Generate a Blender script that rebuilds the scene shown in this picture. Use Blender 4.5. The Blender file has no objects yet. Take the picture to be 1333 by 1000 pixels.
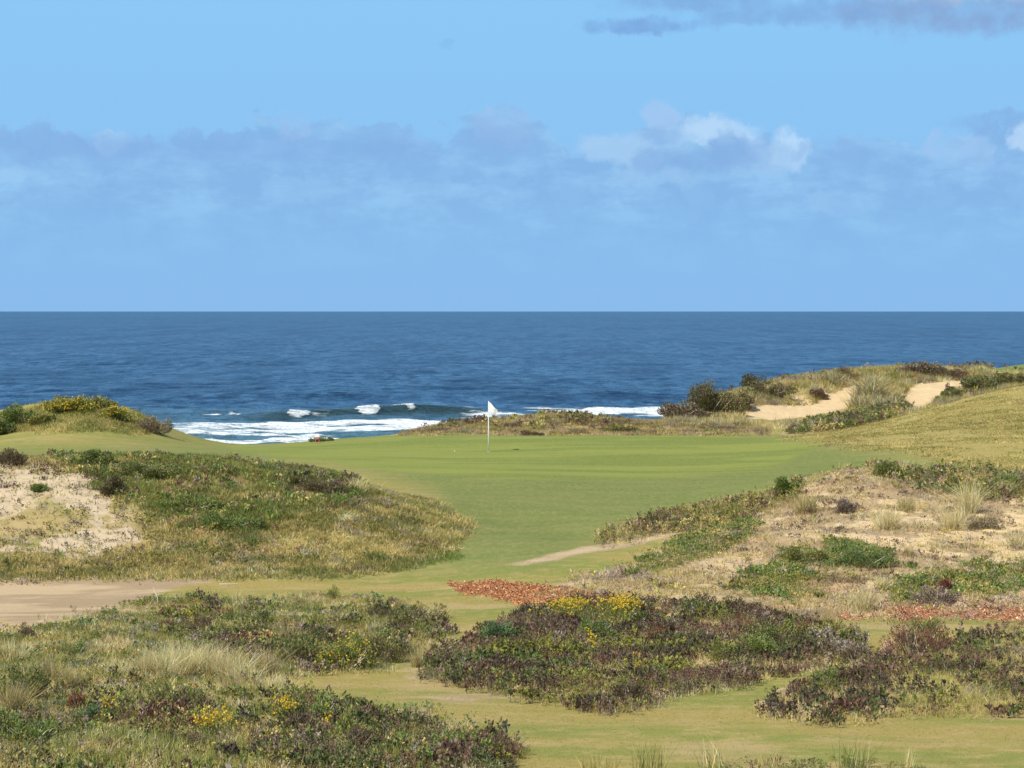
import bpy, math, random
import numpy as np
random.seed(7)
rng = np.random.default_rng(11)
scene = bpy.context.scene
C = scene.collection

# ------------------------------------------------------------------ camera
F = 2887.0                         # focal length in units of the 1333-wide photograph
TH = math.atan(95.0 / F)
CAMZ = 25.0
cd = bpy.data.cameras.new('camera')
cam = bpy.data.objects.new('camera', cd); C.objects.link(cam)
cd.sensor_width = 36.0; cd.lens = 36.0 * F / 1333.0
cd.clip_start = 0.1; cd.clip_end = 300000.0
cam.location = (0, 0, CAMZ); cam.rotation_euler = (math.pi / 2 - TH, 0, 0)
scene.camera = cam

# ------------------------------------------------------------------ light
SUN_EL = math.radians(49); SUN_AZ = math.radians(-138)     # azimuth from +Y towards +X; sun is left and behind
sd = bpy.data.lights.new('sun', 'SUN'); sd.energy = 5.0; sd.angle = math.radians(0.5); sd.color = (1.0, 0.94, 0.79)
sun = bpy.data.objects.new('sun', sd); C.objects.link(sun)
import mathutils
sdir = mathutils.Vector((math.cos(SUN_EL) * math.sin(SUN_AZ), math.cos(SUN_EL) * math.cos(SUN_AZ), math.sin(SUN_EL)))
sun.rotation_euler = sdir.to_track_quat('Z', 'Y').to_euler()
sun.location = (0, 0, 80)
scene.view_settings.view_transform = 'Standard'; scene.view_settings.look = 'None'
scene.cycles.max_bounces = 5; scene.cycles.diffuse_bounces = 2; scene.cycles.transmission_bounces = 3
scene.view_settings.exposure = 0.14; scene.view_settings.gamma = 1.0

def lin(c):
    out = []
    for v in c[:3]:
        v = v / 255.0
        out.append(v / 12.92 if v <= 0.04045 else ((v + 0.055) / 1.055) ** 2.4)
    return tuple(out)

# ------------------------------------------------------------------ node helper
class NT:
    def __init__(s, tree): s.t = tree; s.n = tree.nodes; s.l = tree.links
    def new(s, typ, **kw):
        n = s.n.new(typ)
        for k, v in kw.items(): setattr(n, k, v)
        return n
    def put(s, sock, v):
        if isinstance(v, bpy.types.NodeSocket): s.l.new(v, sock)
        elif v is not None:
            if isinstance(v, tuple) and len(v) == 3 and sock.type == 'RGBA': v = (*v, 1)
            sock.default_value = v
    def math(s, op, a, b=None, c=None, clamp=False):
        n = s.new('ShaderNodeMath', operation=op); n.use_clamp = clamp
        for i, v in enumerate((a, b, c)):
            if v is not None: s.put(n.inputs[i], v)
        return n.outputs[0]
    def mix(s, fac, a, b, blend='MIX'):
        n = s.new('ShaderNodeMix', data_type='RGBA', blend_type=blend)
        s.put(n.inputs[0], fac); s.put(n.inputs[6], a); s.put(n.inputs[7], b)
        return n.outputs[2]
    def smooth(s, v, lo, hi):
        n = s.new('ShaderNodeMapRange', interpolation_type='SMOOTHSTEP')
        s.put(n.inputs[0], v); s.put(n.inputs[1], lo); s.put(n.inputs[2], hi); n.inputs[3].default_value = 0; n.inputs[4].default_value = 1
        return n.outputs[0]
    def noise(s, vec, scale, detail=4, rough=0.5, dist=0.0, out=0):
        n = s.new('ShaderNodeTexNoise'); s.put(n.inputs['Vector'], vec); n.inputs['Scale'].default_value = scale
        n.inputs['Detail'].default_value = detail; n.inputs['Roughness'].default_value = rough; n.inputs['Distortion'].default_value = dist
        return n.outputs[out]
    def vec(s, x, y, z=0.0):
        n = s.new('ShaderNodeCombineXYZ'); s.put(n.inputs[0], x); s.put(n.inputs[1], y); s.put(n.inputs[2], z)
        return n.outputs[0]
    def scale(s, v, xyz):
        n = s.new('ShaderNodeMapping'); s.put(n.inputs[0], v); n.inputs[3].default_value = xyz
        return n.outputs[0]

# ------------------------------------------------------------------ sky
world = bpy.data.worlds.new('World'); scene.world = world; world.use_nodes = True
w = NT(world.node_tree); w.n.clear()
sky = w.new('ShaderNodeTexSky', sky_type='NISHITA'); sky.sun_disc = False
sky.sun_elevation = SUN_EL; sky.sun_rotation = SUN_AZ; sky.altitude = 0; sky.air_density = 1.0; sky.dust_density = 0.4; sky.ozone_density = 2.0
tc = w.new('ShaderNodeTexCoord')
sp = w.new('ShaderNodeSeparateXYZ'); w.l.new(tc.outputs['Generated'], sp.inputs[0])
X, Y, Z = sp.outputs
az = w.math('MULTIPLY', w.math('ARCTAN2', X, Y), F)      # in photo pixels from the centre
el = w.math('MULTIPLY', w.math('ARCSINE', Z), F)         # pixels above the horizon
SK = 1 / 0.12 / 2 ** 0.14                                                # everything below is divided by the background strength
def S(c): return tuple(v * SK for v in lin(c))
up = w.smooth(el, 20.0, 430.0)
clear = w.mix(up, S((140, 192, 240)), S((141, 200, 247)))
near_h = w.smooth(el, 520.0, 1500.0)
base = w.mix(near_h, clear, sky.outputs[0])
def ell(cx, py, rx, ry):
    dx = w.math('DIVIDE', w.math('SUBTRACT', azw, cx - 666.0), rx)
    dy = w.math('DIVIDE', w.math('SUBTRACT', elw, 405.0 - py), ry)
    d = w.math('ADD', w.math('MULTIPLY', dx, dx), w.math('MULTIPLY', dy, dy))
    return w.math('SUBTRACT', w.math('SQRT', d), w.math('MULTIPLY', bil, min(.016, .35 / ry)))
P = w.vec(az, el, 0.0)
n1 = w.noise(P, 0.022, 6, 0.58); n2 = w.noise(P, 0.035, 6, 0.62, out=1)
sn = w.new('ShaderNodeSeparateXYZ'); w.l.new(n2, sn.inputs[0])
azw = w.math('ADD', az, w.math('MULTIPLY', w.math('SUBTRACT', sn.outputs[0], 0.5), 46.0))
elw = w.math('ADD', el, w.math('MULTIPLY', w.math('SUBTRACT', sn.outputs[1], 0.5), 34.0))
PW = w.vec(azw, elw, 0.0)
def vor(sc):
    v_ = w.new('ShaderNodeTexVoronoi', feature='SMOOTH_F1'); v_.voronoi_dimensions = '2D'; w.put(v_.inputs['Vector'], PW); v_.inputs['Scale'].default_value = sc; v_.inputs['Smoothness'].default_value = .35
    return v_.outputs['Distance']
bil = w.math('ADD', w.math('MULTIPLY', w.math('SUBTRACT', 0.55, vor(0.020)), 34.0), w.math('ADD', w.math('MULTIPLY', w.math('SUBTRACT', 0.5, vor(0.048)), 17.0), w.math('MULTIPLY', w.math('SUBTRACT', 0.5, vor(0.11)), 8.0)))
# bank top profile
prof = [(0, 188), (60, 180), (100, 172), (140, 192), (190, 190), (250, 190), (330, 172), (385, 160), (450, 172), (500, 168), (560, 192), (600, 170), (660, 150), (700, 158),
        (730, 198), (790, 190), (860, 165), (930, 165), (990, 180), (1040, 196), (1110, 192), (1160, 188), (1215, 205), (1270, 178), (1333, 172)]
ramp = w.new('ShaderNodeValToRGB'); cr = ramp.color_ramp
w.put(ramp.inputs[0], w.math('DIVIDE', w.math('ADD', azw, 666.0), 1333.0, clamp=True))
while len(cr.elements) < len(prof): cr.elements.new(0.5)
for e, (px, py) in zip(cr.elements, prof):
    e.position = px / 1333.0; v = (405 - py) / 300.0; e.color = (v, v, v, 1)
top = w.math('MULTIPLY', ramp.outputs[0], 300.0)
d = w.math('SUBTRACT', w.math('ADD', top, bil), elw)
bank = w.smooth(d, -3.0, 7.0)
bank = w.math('MULTIPLY', bank, w.smooth(el, 0.0, 170.0))
streak = w.noise(w.scale(P, (0.6, 1.5, 1)), 0.017, 6, 0.6)
bankcol = w.mix(w.math('ADD', w.smooth(streak, 0.42, 0.70), w.math('MULTIPLY', w.smooth(bil, 2.0, 16.0), 0.25), clamp=True), S((133, 181, 230)), S((150, 199, 242)))
c = w.mix(w.math('MULTIPLY', bank, 0.9), base, bankcol)
# sunlit puffs behind and among the bank: (px, py, rx, ry, colour, strength)
soft = w.smooth(n1, 0.3, 0.6)
for px, py, rx, ry, col, st in [(150, 188, 34, 16, (170, 208, 245), .75), (382, 168, 28, 26, (160, 195, 238), .6), (30, 232, 30, 12, (158, 203, 244), .5), (660, 168, 45, 28, (160, 192, 235), .5),
                                (830, 196, 95, 26, (166, 205, 243), .8), (858, 152, 26, 24, (165, 200, 240), .7), (935, 178, 62, 26, (180, 215, 248), .95), (1024, 196, 32, 26, (184, 219, 250), 1.0),
                                (975, 205, 70, 26, (158, 196, 238), .7), (1240, 200, 60, 24, (160, 198, 240), .7), (1325, 190, 32, 22, (178, 212, 246), .9), (1080, 266, 45, 20, (158, 202, 244), .5),
                                (390, 245, 60, 16, (152, 200, 243), .4), (550, 248, 90, 10, (152, 198, 242), .45), (860, 232, 90, 14, (158, 200, 240), .5)]:
    m = w.math('SUBTRACT', 1.0, w.smooth(ell(px, py, rx, ry), 0.55, 1.0))
    c = w.mix(w.math('MULTIPLY', w.math('MULTIPLY', m, st), w.math('ADD', 0.35, w.math('MULTIPLY', soft, 0.7))), c, S(col))
# bluish shaded clouds in front: the low bank pieces and the shreds high up
for px, py, rx, ry, col, st in [(905, 210, 85, 20, (134, 178, 228), .85), (945, 194, 30, 20, (134, 178, 228), .8), (860, 180, 30, 9, (136, 180, 230), .7), (1090, 200, 60, 18, (136, 180, 230), .5), (320, 196, 190, 20, (133, 177, 229), .55),
                                (520, 196, 60, 20, (134, 177, 228), .6), (90, 195, 130, 20, (134, 178, 229), .55), (640, 190, 60, 26, (137, 180, 230), .5), (1280, 165, 55, 12, (133, 178, 230), .75),
                                (835, 39, 78, 10, (126, 172, 226), .9), (910, 5, 110, 18, (130, 175, 226), .85), (960, 30, 60, 9, (130, 176, 227), .6), (1060, 22, 120, 18, (130, 175, 227), .75), (1250, 26, 190, 30, (136, 172, 218), .95),
                                (80, 1, 130, 7, (130, 178, 230), .7), (1120, 30, 30, 8, (128, 172, 222), .6), (578, 60, 12, 7, (128, 184, 236), .4)]:
    m = w.math('SUBTRACT', 1.0, w.smooth(ell(px, py, rx, ry), 0.35, 1.2))
    c = w.mix(w.math('MULTIPLY', w.math('MULTIPLY', m, st), w.math('ADD', 0.5, w.math('MULTIPLY', soft, 0.6))), c, S(col))
m = w.math('SUBTRACT', 1.0, w.smooth(ell(1260, 0, 130, 16), 0.4, 1.15))
c = w.mix(w.math('MULTIPLY', m, 0.8), c, S((166, 190, 222)))
# low haze layer just over the sea
hz = w.math('SUBTRACT', 1.0, w.smooth(el, -10.0, 180.0))
c = w.mix(w.math('MULTIPLY', hz, 0.75), c, S((138, 186, 235)))
bg = w.new('ShaderNodeBackground'); w.put(bg.inputs[0], c); bg.inputs[1].default_value = 0.12
wo = w.new('ShaderNodeOutputWorld'); w.l.new(bg.outputs[0], wo.inputs[0])
world.name = 'sky'

# ------------------------------------------------------------------ numpy tools
def vnoise(x, y, seed=0):
    xi = np.floor(x).astype(np.int64); yi = np.floor(y).astype(np.int64); fx = x - xi; fy = y - yi
    def h(i, j):
        n = (i * 374761393 + j * 668265263 + seed * 2147483647) & 0xFFFFFFFF
        n = ((n ^ (n >> 13)) * 1274126177) & 0xFFFFFFFF
        n = (n ^ (n >> 16)) & 0xFFFF
        return n / 65535.0
    u = fx * fx * fx * (fx * (fx * 6 - 15) + 10); v = fy * fy * fy * (fy * (fy * 6 - 15) + 10)
    a = h(xi, yi); b = h(xi + 1, yi); c = h(xi, yi + 1); d = h(xi + 1, yi + 1)
    return (a + (b - a) * u + (c - a) * v + (a - b - c + d) * u * v) * 2 - 1
def fbm(x, y, octv=4, seed=0, gain=0.5):
    r = 0; a = 1.0; s = 0
    for k in range(octv):
        r = r + a * vnoise(x * 2 ** k + 17.3 * k, y * 2 ** k - 9.1 * k, seed + k * 7); s += a; a *= gain
    return r / s
def sstep(v, a, b):
    t = np.clip((v - a) / (b - a), 0, 1); return t * t * (3 - 2 * t)
def slope(py):
    b = (500.0 - py) / F
    return (math.sin(TH) - b * math.cos(TH)) / (math.cos(TH) + b * math.sin(TH))
def ufrom(px, py):
    b = (500.0 - py) / F
    return (px - 666.5) / F / (math.cos(TH) + b * math.sin(TH))
def project(x, y, z):
    dz = z - CAMZ; yc = np.maximum(y, 0.5)
    dep = yc * math.cos(TH) - dz * math.sin(TH)
    upc = yc * math.sin(TH) + dz * math.cos(TH)
    return 666.5 + F * x / dep, 500.0 - F * upc / dep

# ------------------------------------------------------------------ terrain heights: thin plate spline through surveyed points
cp = []
def q(px, py, Yd): cp.append((px, Yd, CAMZ - slope(py) * Yd))
def zq(px, Yd, z): cp.append((px, Yd, z))
for px in (-200, 0, 333, 666, 1000, 1333, 1533):
    zq(px, -14, 23.9); zq(px, 0, 23.35); zq(px, 10, 21.9); zq(px, 17, 20.9)
for a in [(0,1000,22),(300,1000,22.5),(670,1000,24),(1000,1000,24),(1333,1000,24),
 (0,930,27.5),(300,930,28),(650,950,27.5),(1000,950,27.5),(1333,945,28),
 (0,880,32),(300,880,33),(600,905,31.5),(1000,900,32),(1333,910,31),(450,885,33.5),
 (0,838,38),(250,828,39),(600,855,36.5),(850,858,37),(800,806,41),(1200,845,37.5),(1333,835,38.5),(1000,820,40.5),
 (0,805,43),(0,760,50),(200,752,50.5),(400,750,51),(600,750,51),(450,800,43.5),(600,790,44.5),(700,780,45.5),(900,775,47),(1100,790,45),(1333,800,43),
 (0,742,52),(200,744,52),(400,744,52),(520,738,53),
 (0,700,54.5),(0,650,58),(0,606,62),(0,597,64),(150,700,54.5),(150,650,57.5),(150,597,63),(300,700,55),(300,650,58.5),(300,606,63),(300,600,65),
 (450,700,55.5),(450,660,58.5),(430,630,62),(430,620,64),(520,693,57),(520,660,61),(520,652,63),(600,695,60),(616,680,62),(600,676,64),
 (100,592,90),(0,592,90),(100,562,105),(100,540,110),(95,522,114),(20,548,112),(0,553,110),(180,536,114),(220,562,113),(250,577,112),(-150,575,108),
 (680,735,51.5),(680,700,57.5),(680,650,70),(680,620,81),(680,600,91),(636,588,98),(636,567.5,111),(800,690,60),
 (900,650,71),(900,600,92),(900,580,101),(900,569,109),(300,592,92),(300,581,103),(400,573.5,109),(500,569,111),(500,600,90),(500,630,78),
 (1050,600,90),(1050,580,99),(1000,571,109),(780,567,111),
 (900,558,124),(870,549,137),(1000,552,131),(560,556,129),(600,551,132),(725,540,138),(650,548,134),(800,547,137),(850,553,139),
 (980,546,142),(920,541,145),(870,547,143),(1000,541,146),(1040,526,151),(1085,519,153),(925,516,151),(1000,502,158),(1100,489,165),(1200,481,166),(1250,483,168),
 (1185,527,149),(1235,492,160),(1300,492,160),(1270,483,179),(1333,474,190),(1130,541,140),(1100,556,131),
 (1333,613,84),(1200,601,88),(1333,570,96),(1333,530,110),(1333,500,120),(1250,521,118),(1180,541,117),(1100,560,115),(1030,570,112),(1200,566,100),
 (780,700,59.5),(850,682,62.5),(950,660,66),(1020,640,68),(1100,614,70),(1150,611,71),(1250,621,70),(1333,625,70),
 (870,716,54),(950,700,56),(1000,682,60),(1100,652,65),(1200,662,63),(1200,690,59),(1333,652,65),(1333,700,57),(1100,700,56),(1000,732,52),(1100,742,50.5),(1200,752,49),(1333,760,48),(950,752,49.5),(870,706,56.3)]:
    q(*a)
for a in [(0,72,19.7),(150,72,19.6),(300,72,19.4),(430,72,19.25),(300,80,19.15),(0,80,19.5),(560,72,19.05),
 (1000,78,19.0),(1150,78,19.3),(1333,78,19.25),
 (300,120,17.6),(400,120,17.9),(500,120,18.25),(640,120,18.15),(780,120,18.15),(100,124,19.4),(0,124,18.6),(200,124,17.4),
 (0,140,12),(200,140,11),(400,140,12),(520,140,15.5),(0,160,3),(200,160,3),(400,160,3),(560,160,7),(700,150,16.5),(850,152,15.5),(700,170,6),(850,170,6),
 (0,200,-3),(400,200,-3),(800,200,-3),(1000,200,11),(1000,240,-3),(1200,240,3),
 (1333,132,19.6),(1250,130,19.0),(1180,128,18.5),(1333,145,19.3),(1250,142,18.7),(920,165,16),(1000,172,18),(1100,180,18.6),(1200,182,19.4),(1333,210,19.6),(1200,205,16),(1333,235,15),(1333,270,1),
 (0,270,-4),(666,270,-4),(1000,270,-4)]:
    zq(*a)
cp = [p for p in cp]
ext = []
for (px, Yd, z) in cp:
    if px == 0 and Yd > -14: ext.append((-200, Yd, z))
    if px == 1333: ext.append((1533, Yd, z))
cp += ext
cp = np.array(cp)
def tco(px, Yd): return px / 300.0, 8.0 * np.log(np.maximum(Yd, -14.5) + 16.0)
cu, cv = tco(cp[:, 0], cp[:, 1]); n = len(cp)
def Uf(r2): return 0.5 * r2 * np.log(r2 + 1e-12)
K = Uf((cu[:, None] - cu[None]) ** 2 + (cv[:, None] - cv[None]) ** 2) + np.eye(n) * 0.02
A = np.zeros((n + 3, n + 3)); A[:n, :n] = K
A[:n, n] = 1; A[:n, n + 1] = cu; A[:n, n + 2] = cv; A[n:, :n] = A[:n, n:].T
sol = np.linalg.solve(A, np.concatenate([cp[:, 2], [0, 0, 0]]))
def tps(px, Yd):
    px = np.clip(px, -220, 1553); u, v = tco(px, Yd); out = np.empty_like(u)
    for i in range(0, len(u), 40000):
        a = u[i:i + 40000]; b = v[i:i + 40000]
        out[i:i + 40000] = Uf((a[:, None] - cu) ** 2 + (b[:, None] - cv) ** 2) @ sol[:n] + sol[n] + sol[n + 1] * a + sol[n + 2] * b
    return out

def wY(Yd): return 0.246 * np.maximum(Yd, 0) + 1.5
rows = [-14.0]
while rows[-1] < 275:
    y = rows[-1]
    if y < 20: s = 0.5
    elif y < 75: s = 0.045 + (y - 20) * 0.0016
    elif y < 125: s = 0.16 + (y - 75) * 0.002
    elif y < 190: s = 0.22
    else: s = 1.5
    rows.append(y + s)
rows = np.array(rows); NR = len(rows); NS = 820
sc_ = np.linspace(-1, 1, NS)
mar = 1 + np.cumsum(np.geomspace(0.01, 1.3, 26))
cols = np.concatenate([-mar[::-1], sc_, mar]); NCc = len(cols)
GY = np.repeat(rows[:, None], NCc, 1)
fine = np.abs(cols)[None] <= 1
GX = np.where(fine, cols[None] * wY(GY), np.sign(cols)[None] * (wY(GY) + (np.abs(cols)[None] - 1) * (10 + 0.12 * np.maximum(GY, 0))))
# coarse tps in (px, Y) then bilinear up to the grid
pxs = np.linspace(-220, 1553, 360); rr = rows[::3] if (NR - 1) % 3 == 0 else np.append(rows[::3], rows[-1])
PX, RY = np.meshgrid(pxs, rr)
ZC = tps(PX.ravel(), RY.ravel()).reshape(PX.shape)
def zbase(x, y):
    px = np.clip(666.5 + F * x / np.maximum(y, 4.0), -219.9, 1552.9)
    fi = np.interp(y, rr, np.arange(len(rr))); fj = (px + 220) / (pxs[1] - pxs[0])
    i = np.clip(fi.astype(int), 0, len(rr) - 2); j = np.clip(fj.astype(int), 0, 358); a = fi - i; b = fj - j
    return (ZC[i, j] * (1 - a) * (1 - b) + ZC[i + 1, j] * a * (1 - b) + ZC[i, j + 1] * (1 - a) * b + ZC[i + 1, j + 1] * a * b)
GZ = zbase(GX.ravel(), GY.ravel()).reshape(GX.shape)

# ------------------------------------------------------------------ regions of the ground
def sdist(px, py, poly):
    """signed distance in photo pixels, positive inside"""
    poly = np.array(poly, float); inside = np.zeros(px.shape, bool); d = np.full(px.shape, 1e9)
    for k in range(len(poly)):
        x0, y0 = poly[k]; x1, y1 = poly[(k + 1) % len(poly)]
        dx, dy = x1 - x0, y1 - y0
        t = np.clip(((px - x0) * dx + (py - y0) * dy) / (dx * dx + dy * dy + 1e-9), 0, 1)
        d = np.minimum(d, np.hypot(px - x0 - t * dx, py - y0 - t * dy))
        c_ = ((y0 > py) != (y1 > py)) & (px < (x1 - x0) * (py - y0) / (y1 - y0 + 1e-12) + x0)
        inside ^= c_
    return np.where(inside, d, -d)
REG = {
 # name: (polygon in the photograph, near depth, far depth, edge noise px, noise scale m, softness px)
 'leftsand': ([(-300,598),(60,598),(110,608),(145,640),(185,665),(195,690),(180,712),(110,722),(40,718),(-300,712)], 50, 64, 22, .5, 14),
 'leftpath': ([(-300,756),(0,752),(100,747),(200,744),(300,746),(285,753),(240,762),(190,778),(120,796),(60,810),(0,824),(-300,850)], 38, 54, 6, 1.0, 10),
 'midpath': ([(640,737),(690,727),(760,711),(835,697),(905,686),(890,697),(850,706),(790,717),(720,729),(680,736)], 48, 66, 3, 1.0, 5),
 'rightsand': ([(1000,672),(1080,655),(1140,650),(1230,668),(1333,640),(1600,640),(1600,740),(1333,735),(1250,740),(1100,705),(1010,700)], 48, 72, 24, .7, 20),
 'rightsand2': ([(930,735),(1000,700),(1120,700),(1170,720),(1250,735),(1600,720),(1600,790),(1110,800),(1000,735)], 44, 66, 24, .5, 30),
 'bunker': ([(968,543),(966,528),(990,517),(1030,517),(1060,516),(1080,503),(1118,488),(1124,505),(1108,528),(1060,542),(1000,547)], 135, 170, 5, .9, 3),
 'bunker2': ([(1176,530),(1176,505),(1190,490),(1262,484),(1266,497),(1225,512),(1205,528)], 135, 170, 5, .9, 3),
 'green': ([(300,580),(400,573),(520,566),(640,565),(780,565),(900,568),(1030,571),(1080,578),(1000,610),(860,622),(600,622),(470,608),(330,592)], 74, 118, 5, 3, 4),
 'fairway': ([(-300,595),(100,578),(240,574),(400,568),(520,560),(900,562),(1050,569),(1150,582),(1260,600),(1600,612),(1600,660),(1000,660),(820,690),(700,738),(610,744),(520,738),(600,690),(560,640),(430,605),(-300,640)], 50, 118, 8, 3, 26),
 'farfairway': ([(1255,480),(1340,466),(1600,440),(1600,505),(1333,486),(1290,487)], 165, 260, 3, 3, 4),
 'foretan': ([(390,885),(470,872),(550,862),(560,885),(520,895)], 28, 38, 8, 1, 16),
 'worn': ([(480,908),(560,900),(640,893),(710,903),(660,922),(560,918)], 28, 36, 8, 1, 18),
 'chips': ([(585,760),(640,755),(700,762),(770,772),(800,800),(740,802),(660,782),(600,770)], 38, 56, 5, .5, 4),
 'chips2': ([(1095,800),(1170,793),(1250,788),(1600,790),(1600,808),(1333,806),(1200,803)], 38, 56, 8, .6, 12),
 # scrub
 'foreleft': ([(-300,1300),(-300,850),(0,826),(60,813),(120,800),(180,784),(235,772),(330,764),(480,780),(575,800),(586,820),(548,842),(512,860),(400,868),(330,882),(400,905),(560,930),(680,972),(640,1010),(640,1300)], 12, 47, 10, .6, 8),
 'centre': ([(545,862),(598,842),(630,822),(680,795),(760,785),(850,788),(950,793),(1050,806),(1125,830),(1128,848),(1080,862),(1005,875),(960,888),(870,905),(800,920),(700,907),(600,888),(545,878)], 27, 45, 7, .5, 5),
 'right': ([(982,922),(1040,893),(1100,872),(1150,842),(1200,824),(1333,818),(1600,815),(1600,918),(1200,925),(1050,932)], 26, 43, 7, .5, 5),
 'bottom': ([(880,1005),(960,990),(1080,984),(1200,990),(1230,1010),(1100,1300),(800,1300)], 10, 26, 6, .5, 5),
 'green1': ([(815,748),(840,725),(880,705),(960,678),(992,682),(975,700),(930,722),(870,742),(830,750)], 48, 64, 6, .5, 4),
 'green2': ([(1010,720),(1060,708),(1110,705),(1165,722),(1160,738),(1080,742),(1010,728)], 46, 62, 6, .5, 4),
 'green3': ([(945,762),(975,742),(1030,732),(1060,748),(1078,770),(1030,780),(975,775)], 44, 60, 8, .5, 6),
 'green4': ([(1150,770),(1190,748),(1260,742),(1340,735),(1600,735),(1600,770),(1333,768),(1250,775),(1170,782)], 42, 60, 10, .5, 8),
 'rowedge': ([(775,702),(790,690),(850,670),(930,655),(1010,640),(1040,622),(1050,640),(1000,660),(930,680),(870,690),(800,703)], 54, 72, 4, .5, 3),
 'crest': ([(1130,600),(1200,608),(1333,615),(1600,610),(1600,650),(1333,646),(1260,640),(1180,625),(1140,615)], 62, 76, 5, .5, 4),
 'leftgreen': ([(60,585),(200,585),(330,598),(460,612),(475,640),(400,655),(345,680),(330,705),(255,695),(205,660),(160,650),(110,612)], 52, 68, 12, .7, 8),
 'leftdark': ([(345,615),(385,611),(440,618),(465,630),(455,646),(390,648),(360,634)], 54, 68, 8, .5, 6),
 'leftdune': ([(-300,580),(300,585),(460,615),(560,650),(615,682),(590,712),(520,738),(400,745),(200,744),(-300,752)], 49, 68, 5, .7, 8),
 'rightdune': ([(700,770),(780,742),(860,715),(930,690),(860,690),(780,702),(850,675),(1000,640),(1120,600),(1333,610),(1600,600),(1600,800),(1333,795),(1100,798),(1000,800),(850,790),(760,775)], 42, 74, 8, .7, 12),
 'righthill': ([(1020,568),(1100,556),(1190,532),(1260,514),(1333,494),(1600,440),(1600,620),(1333,612),(1230,598),(1150,584)], 80, 128, 8, 1.5, 10),
 'farleft': ([(-300,575),(0,560),(20,535),(90,515),(180,535),(215,556),(190,560),(120,556),(60,556)], 102, 122, 5, 1, 4),
 'midmound': ([(520,560),(560,548),(640,542),(725,532),(800,542),(900,545),(1000,556),(1010,572),(640,570),(520,566)], 116, 150, 3, 1, 3),
 'fardune': ([(860,550),(880,530),(920,495),(1000,490),(1100,470),(1210,465),(1262,475),(1300,485),(1600,470),(1600,520),(1333,500),(1200,530),(1130,545),(1030,568),(900,555)], 125, 190, 4, 1, 4),
 'hedge': ([(1015,565),(1060,548),(1120,536),(1180,520),(1190,530),(1130,548),(1080,562),(1030,570)], 116, 150, 3, 1, 2),
}
def reg(name, x, y, px=None, py=None):
    poly, y0, y1, amp, ns, soft = REG[name]
    if px is None: px, py = project(x, y, zbase(x, y))
    s = sdist(px, py, poly) + amp * fbm(x / ns, y / ns, 3, hash(name) % 97 if False else len(name) * 13 + ord(name[0]))
    m = sstep(s, -soft, soft)
    return m * ((y >= y0) & (y <= y1))

gx = GX.ravel(); gy = GY.ravel(); gz = GZ.ravel()
gpx, gpy = project(gx, gy, gz)
M = {}
for nm in REG: M[nm] = reg(nm, gx, gy, gpx, gpy)
mx = lambda *a: np.maximum.reduce([M[k] for k in a])
sandn = 0.5 + 0.5 * fbm(gx / 1.1, gy / 1.6, 4, 5)
sand_l = M['leftsand'] * (0.36 + 0.64 * sstep(sandn, .42, .62)) * (1 - M['leftgreen'])
sand_r = np.maximum(M['rightsand'] * sstep(sandn, .40, .60), M['rightsand2'] * 0.75 * sstep(sandn, .45, .6)) * (1 - 0.9 * mx('green1', 'green2', 'green3', 'crest'))
rdsoil = M['rightdune'] * 0.55 * sstep(sandn, .4, .7)
sand = np.clip(np.maximum.reduce([sand_l, sand_r, M['bunker'], M['bunker2'], M['midpath'] * .45, rdsoil, M['leftdune'] * .3 * sstep(sandn, .5, .7)]), 0, 1)
path = np.clip(M['leftpath'] * .95 + M['midpath'] * .75 + .55 * M['foretan'] * sstep(sandn, .35, .55) + .6 * M['worn'] * sstep(sandn, .45, .6), 0, 1)
chips = np.maximum(M['chips'], M['chips2'] * .8)
green = M['green'] * (1 - path); fair = np.clip(np.maximum(M['fairway'], M['farfairway']) * (1 - M['leftdune']) * (1 - M['rightdune']), 0, 1)
scrub = np.clip(mx('foreleft', 'centre', 'right', 'green1', 'green2', 'green3', 'green4', 'rowedge', 'crest', 'leftgreen', 'leftdark', 'hedge'), 0, 1)
rough = np.clip(np.maximum(scrub, mx('leftdune', 'rightdune', 'farleft', 'midmound', 'fardune')), 0, 1)
hill = M['righthill']
# relief: hummocks under the rough, gentle undulation under the mown turf
relief = rough * (0.10 * fbm(gx / 1.3, gy / 1.3, 4, 2) + 0.03 * fbm(gx / .3, gy / .3, 2, 3)) + 0.025 * hill * fbm(gx / .8, gy / .8, 3, 8) + 0.02 * fbm(gx / 2.5, gy / 2.5, 3, 9) * (1 - rough)
relief += 0.14 * (1 - rough) * fbm(gx / 13, gy / 9, 2, 65) * sstep(gy, 50, 70) * (1 - sstep(gy, 108, 116))
relief += (sand_l + sand_r) * 0.07 * fbm(gx / .45, gy / .3, 3, 12) + M['bunker'] * (-0.25) + M['bunker2'] * (-0.25)
relief += (M['fardune'] * (1 - mx('bunker', 'bunker2'))) * 0.22 * fbm(gx / 2.6, gy / 2.6, 3, 21) + mx('centre', 'right') * 0.06 + mx('centre', 'foreleft') * .16 * np.maximum(fbm(gx / 1.1, gy / 1.1, 2, 88), -.2)
relief -= M['leftpath'] * 0.04
GZ2 = (gz + relief * sstep(gy, 10, 22)).reshape(GX.shape)
def zat(x, y):
    """height of the ground mesh itself"""
    fi = np.interp(y, rows, np.arange(NR)); s = x / wY(y)
    ofs = len(mar)
    fj = np.where(np.abs(s) <= 1, (s + 1) / 2 * (NS - 1) + ofs, np.interp(s, cols, np.arange(NCc)))
    i = np.clip(fi.astype(int), 0, NR - 2); j = np.clip(fj.astype(int), 0, NCc - 2); a = fi - i; b = fj - j
    return GZ2[i, j] * (1 - a) * (1 - b) + GZ2[i + 1, j] * a * (1 - b) + GZ2[i, j + 1] * (1 - a) * b + GZ2[i + 1, j + 1] * a * b

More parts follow.
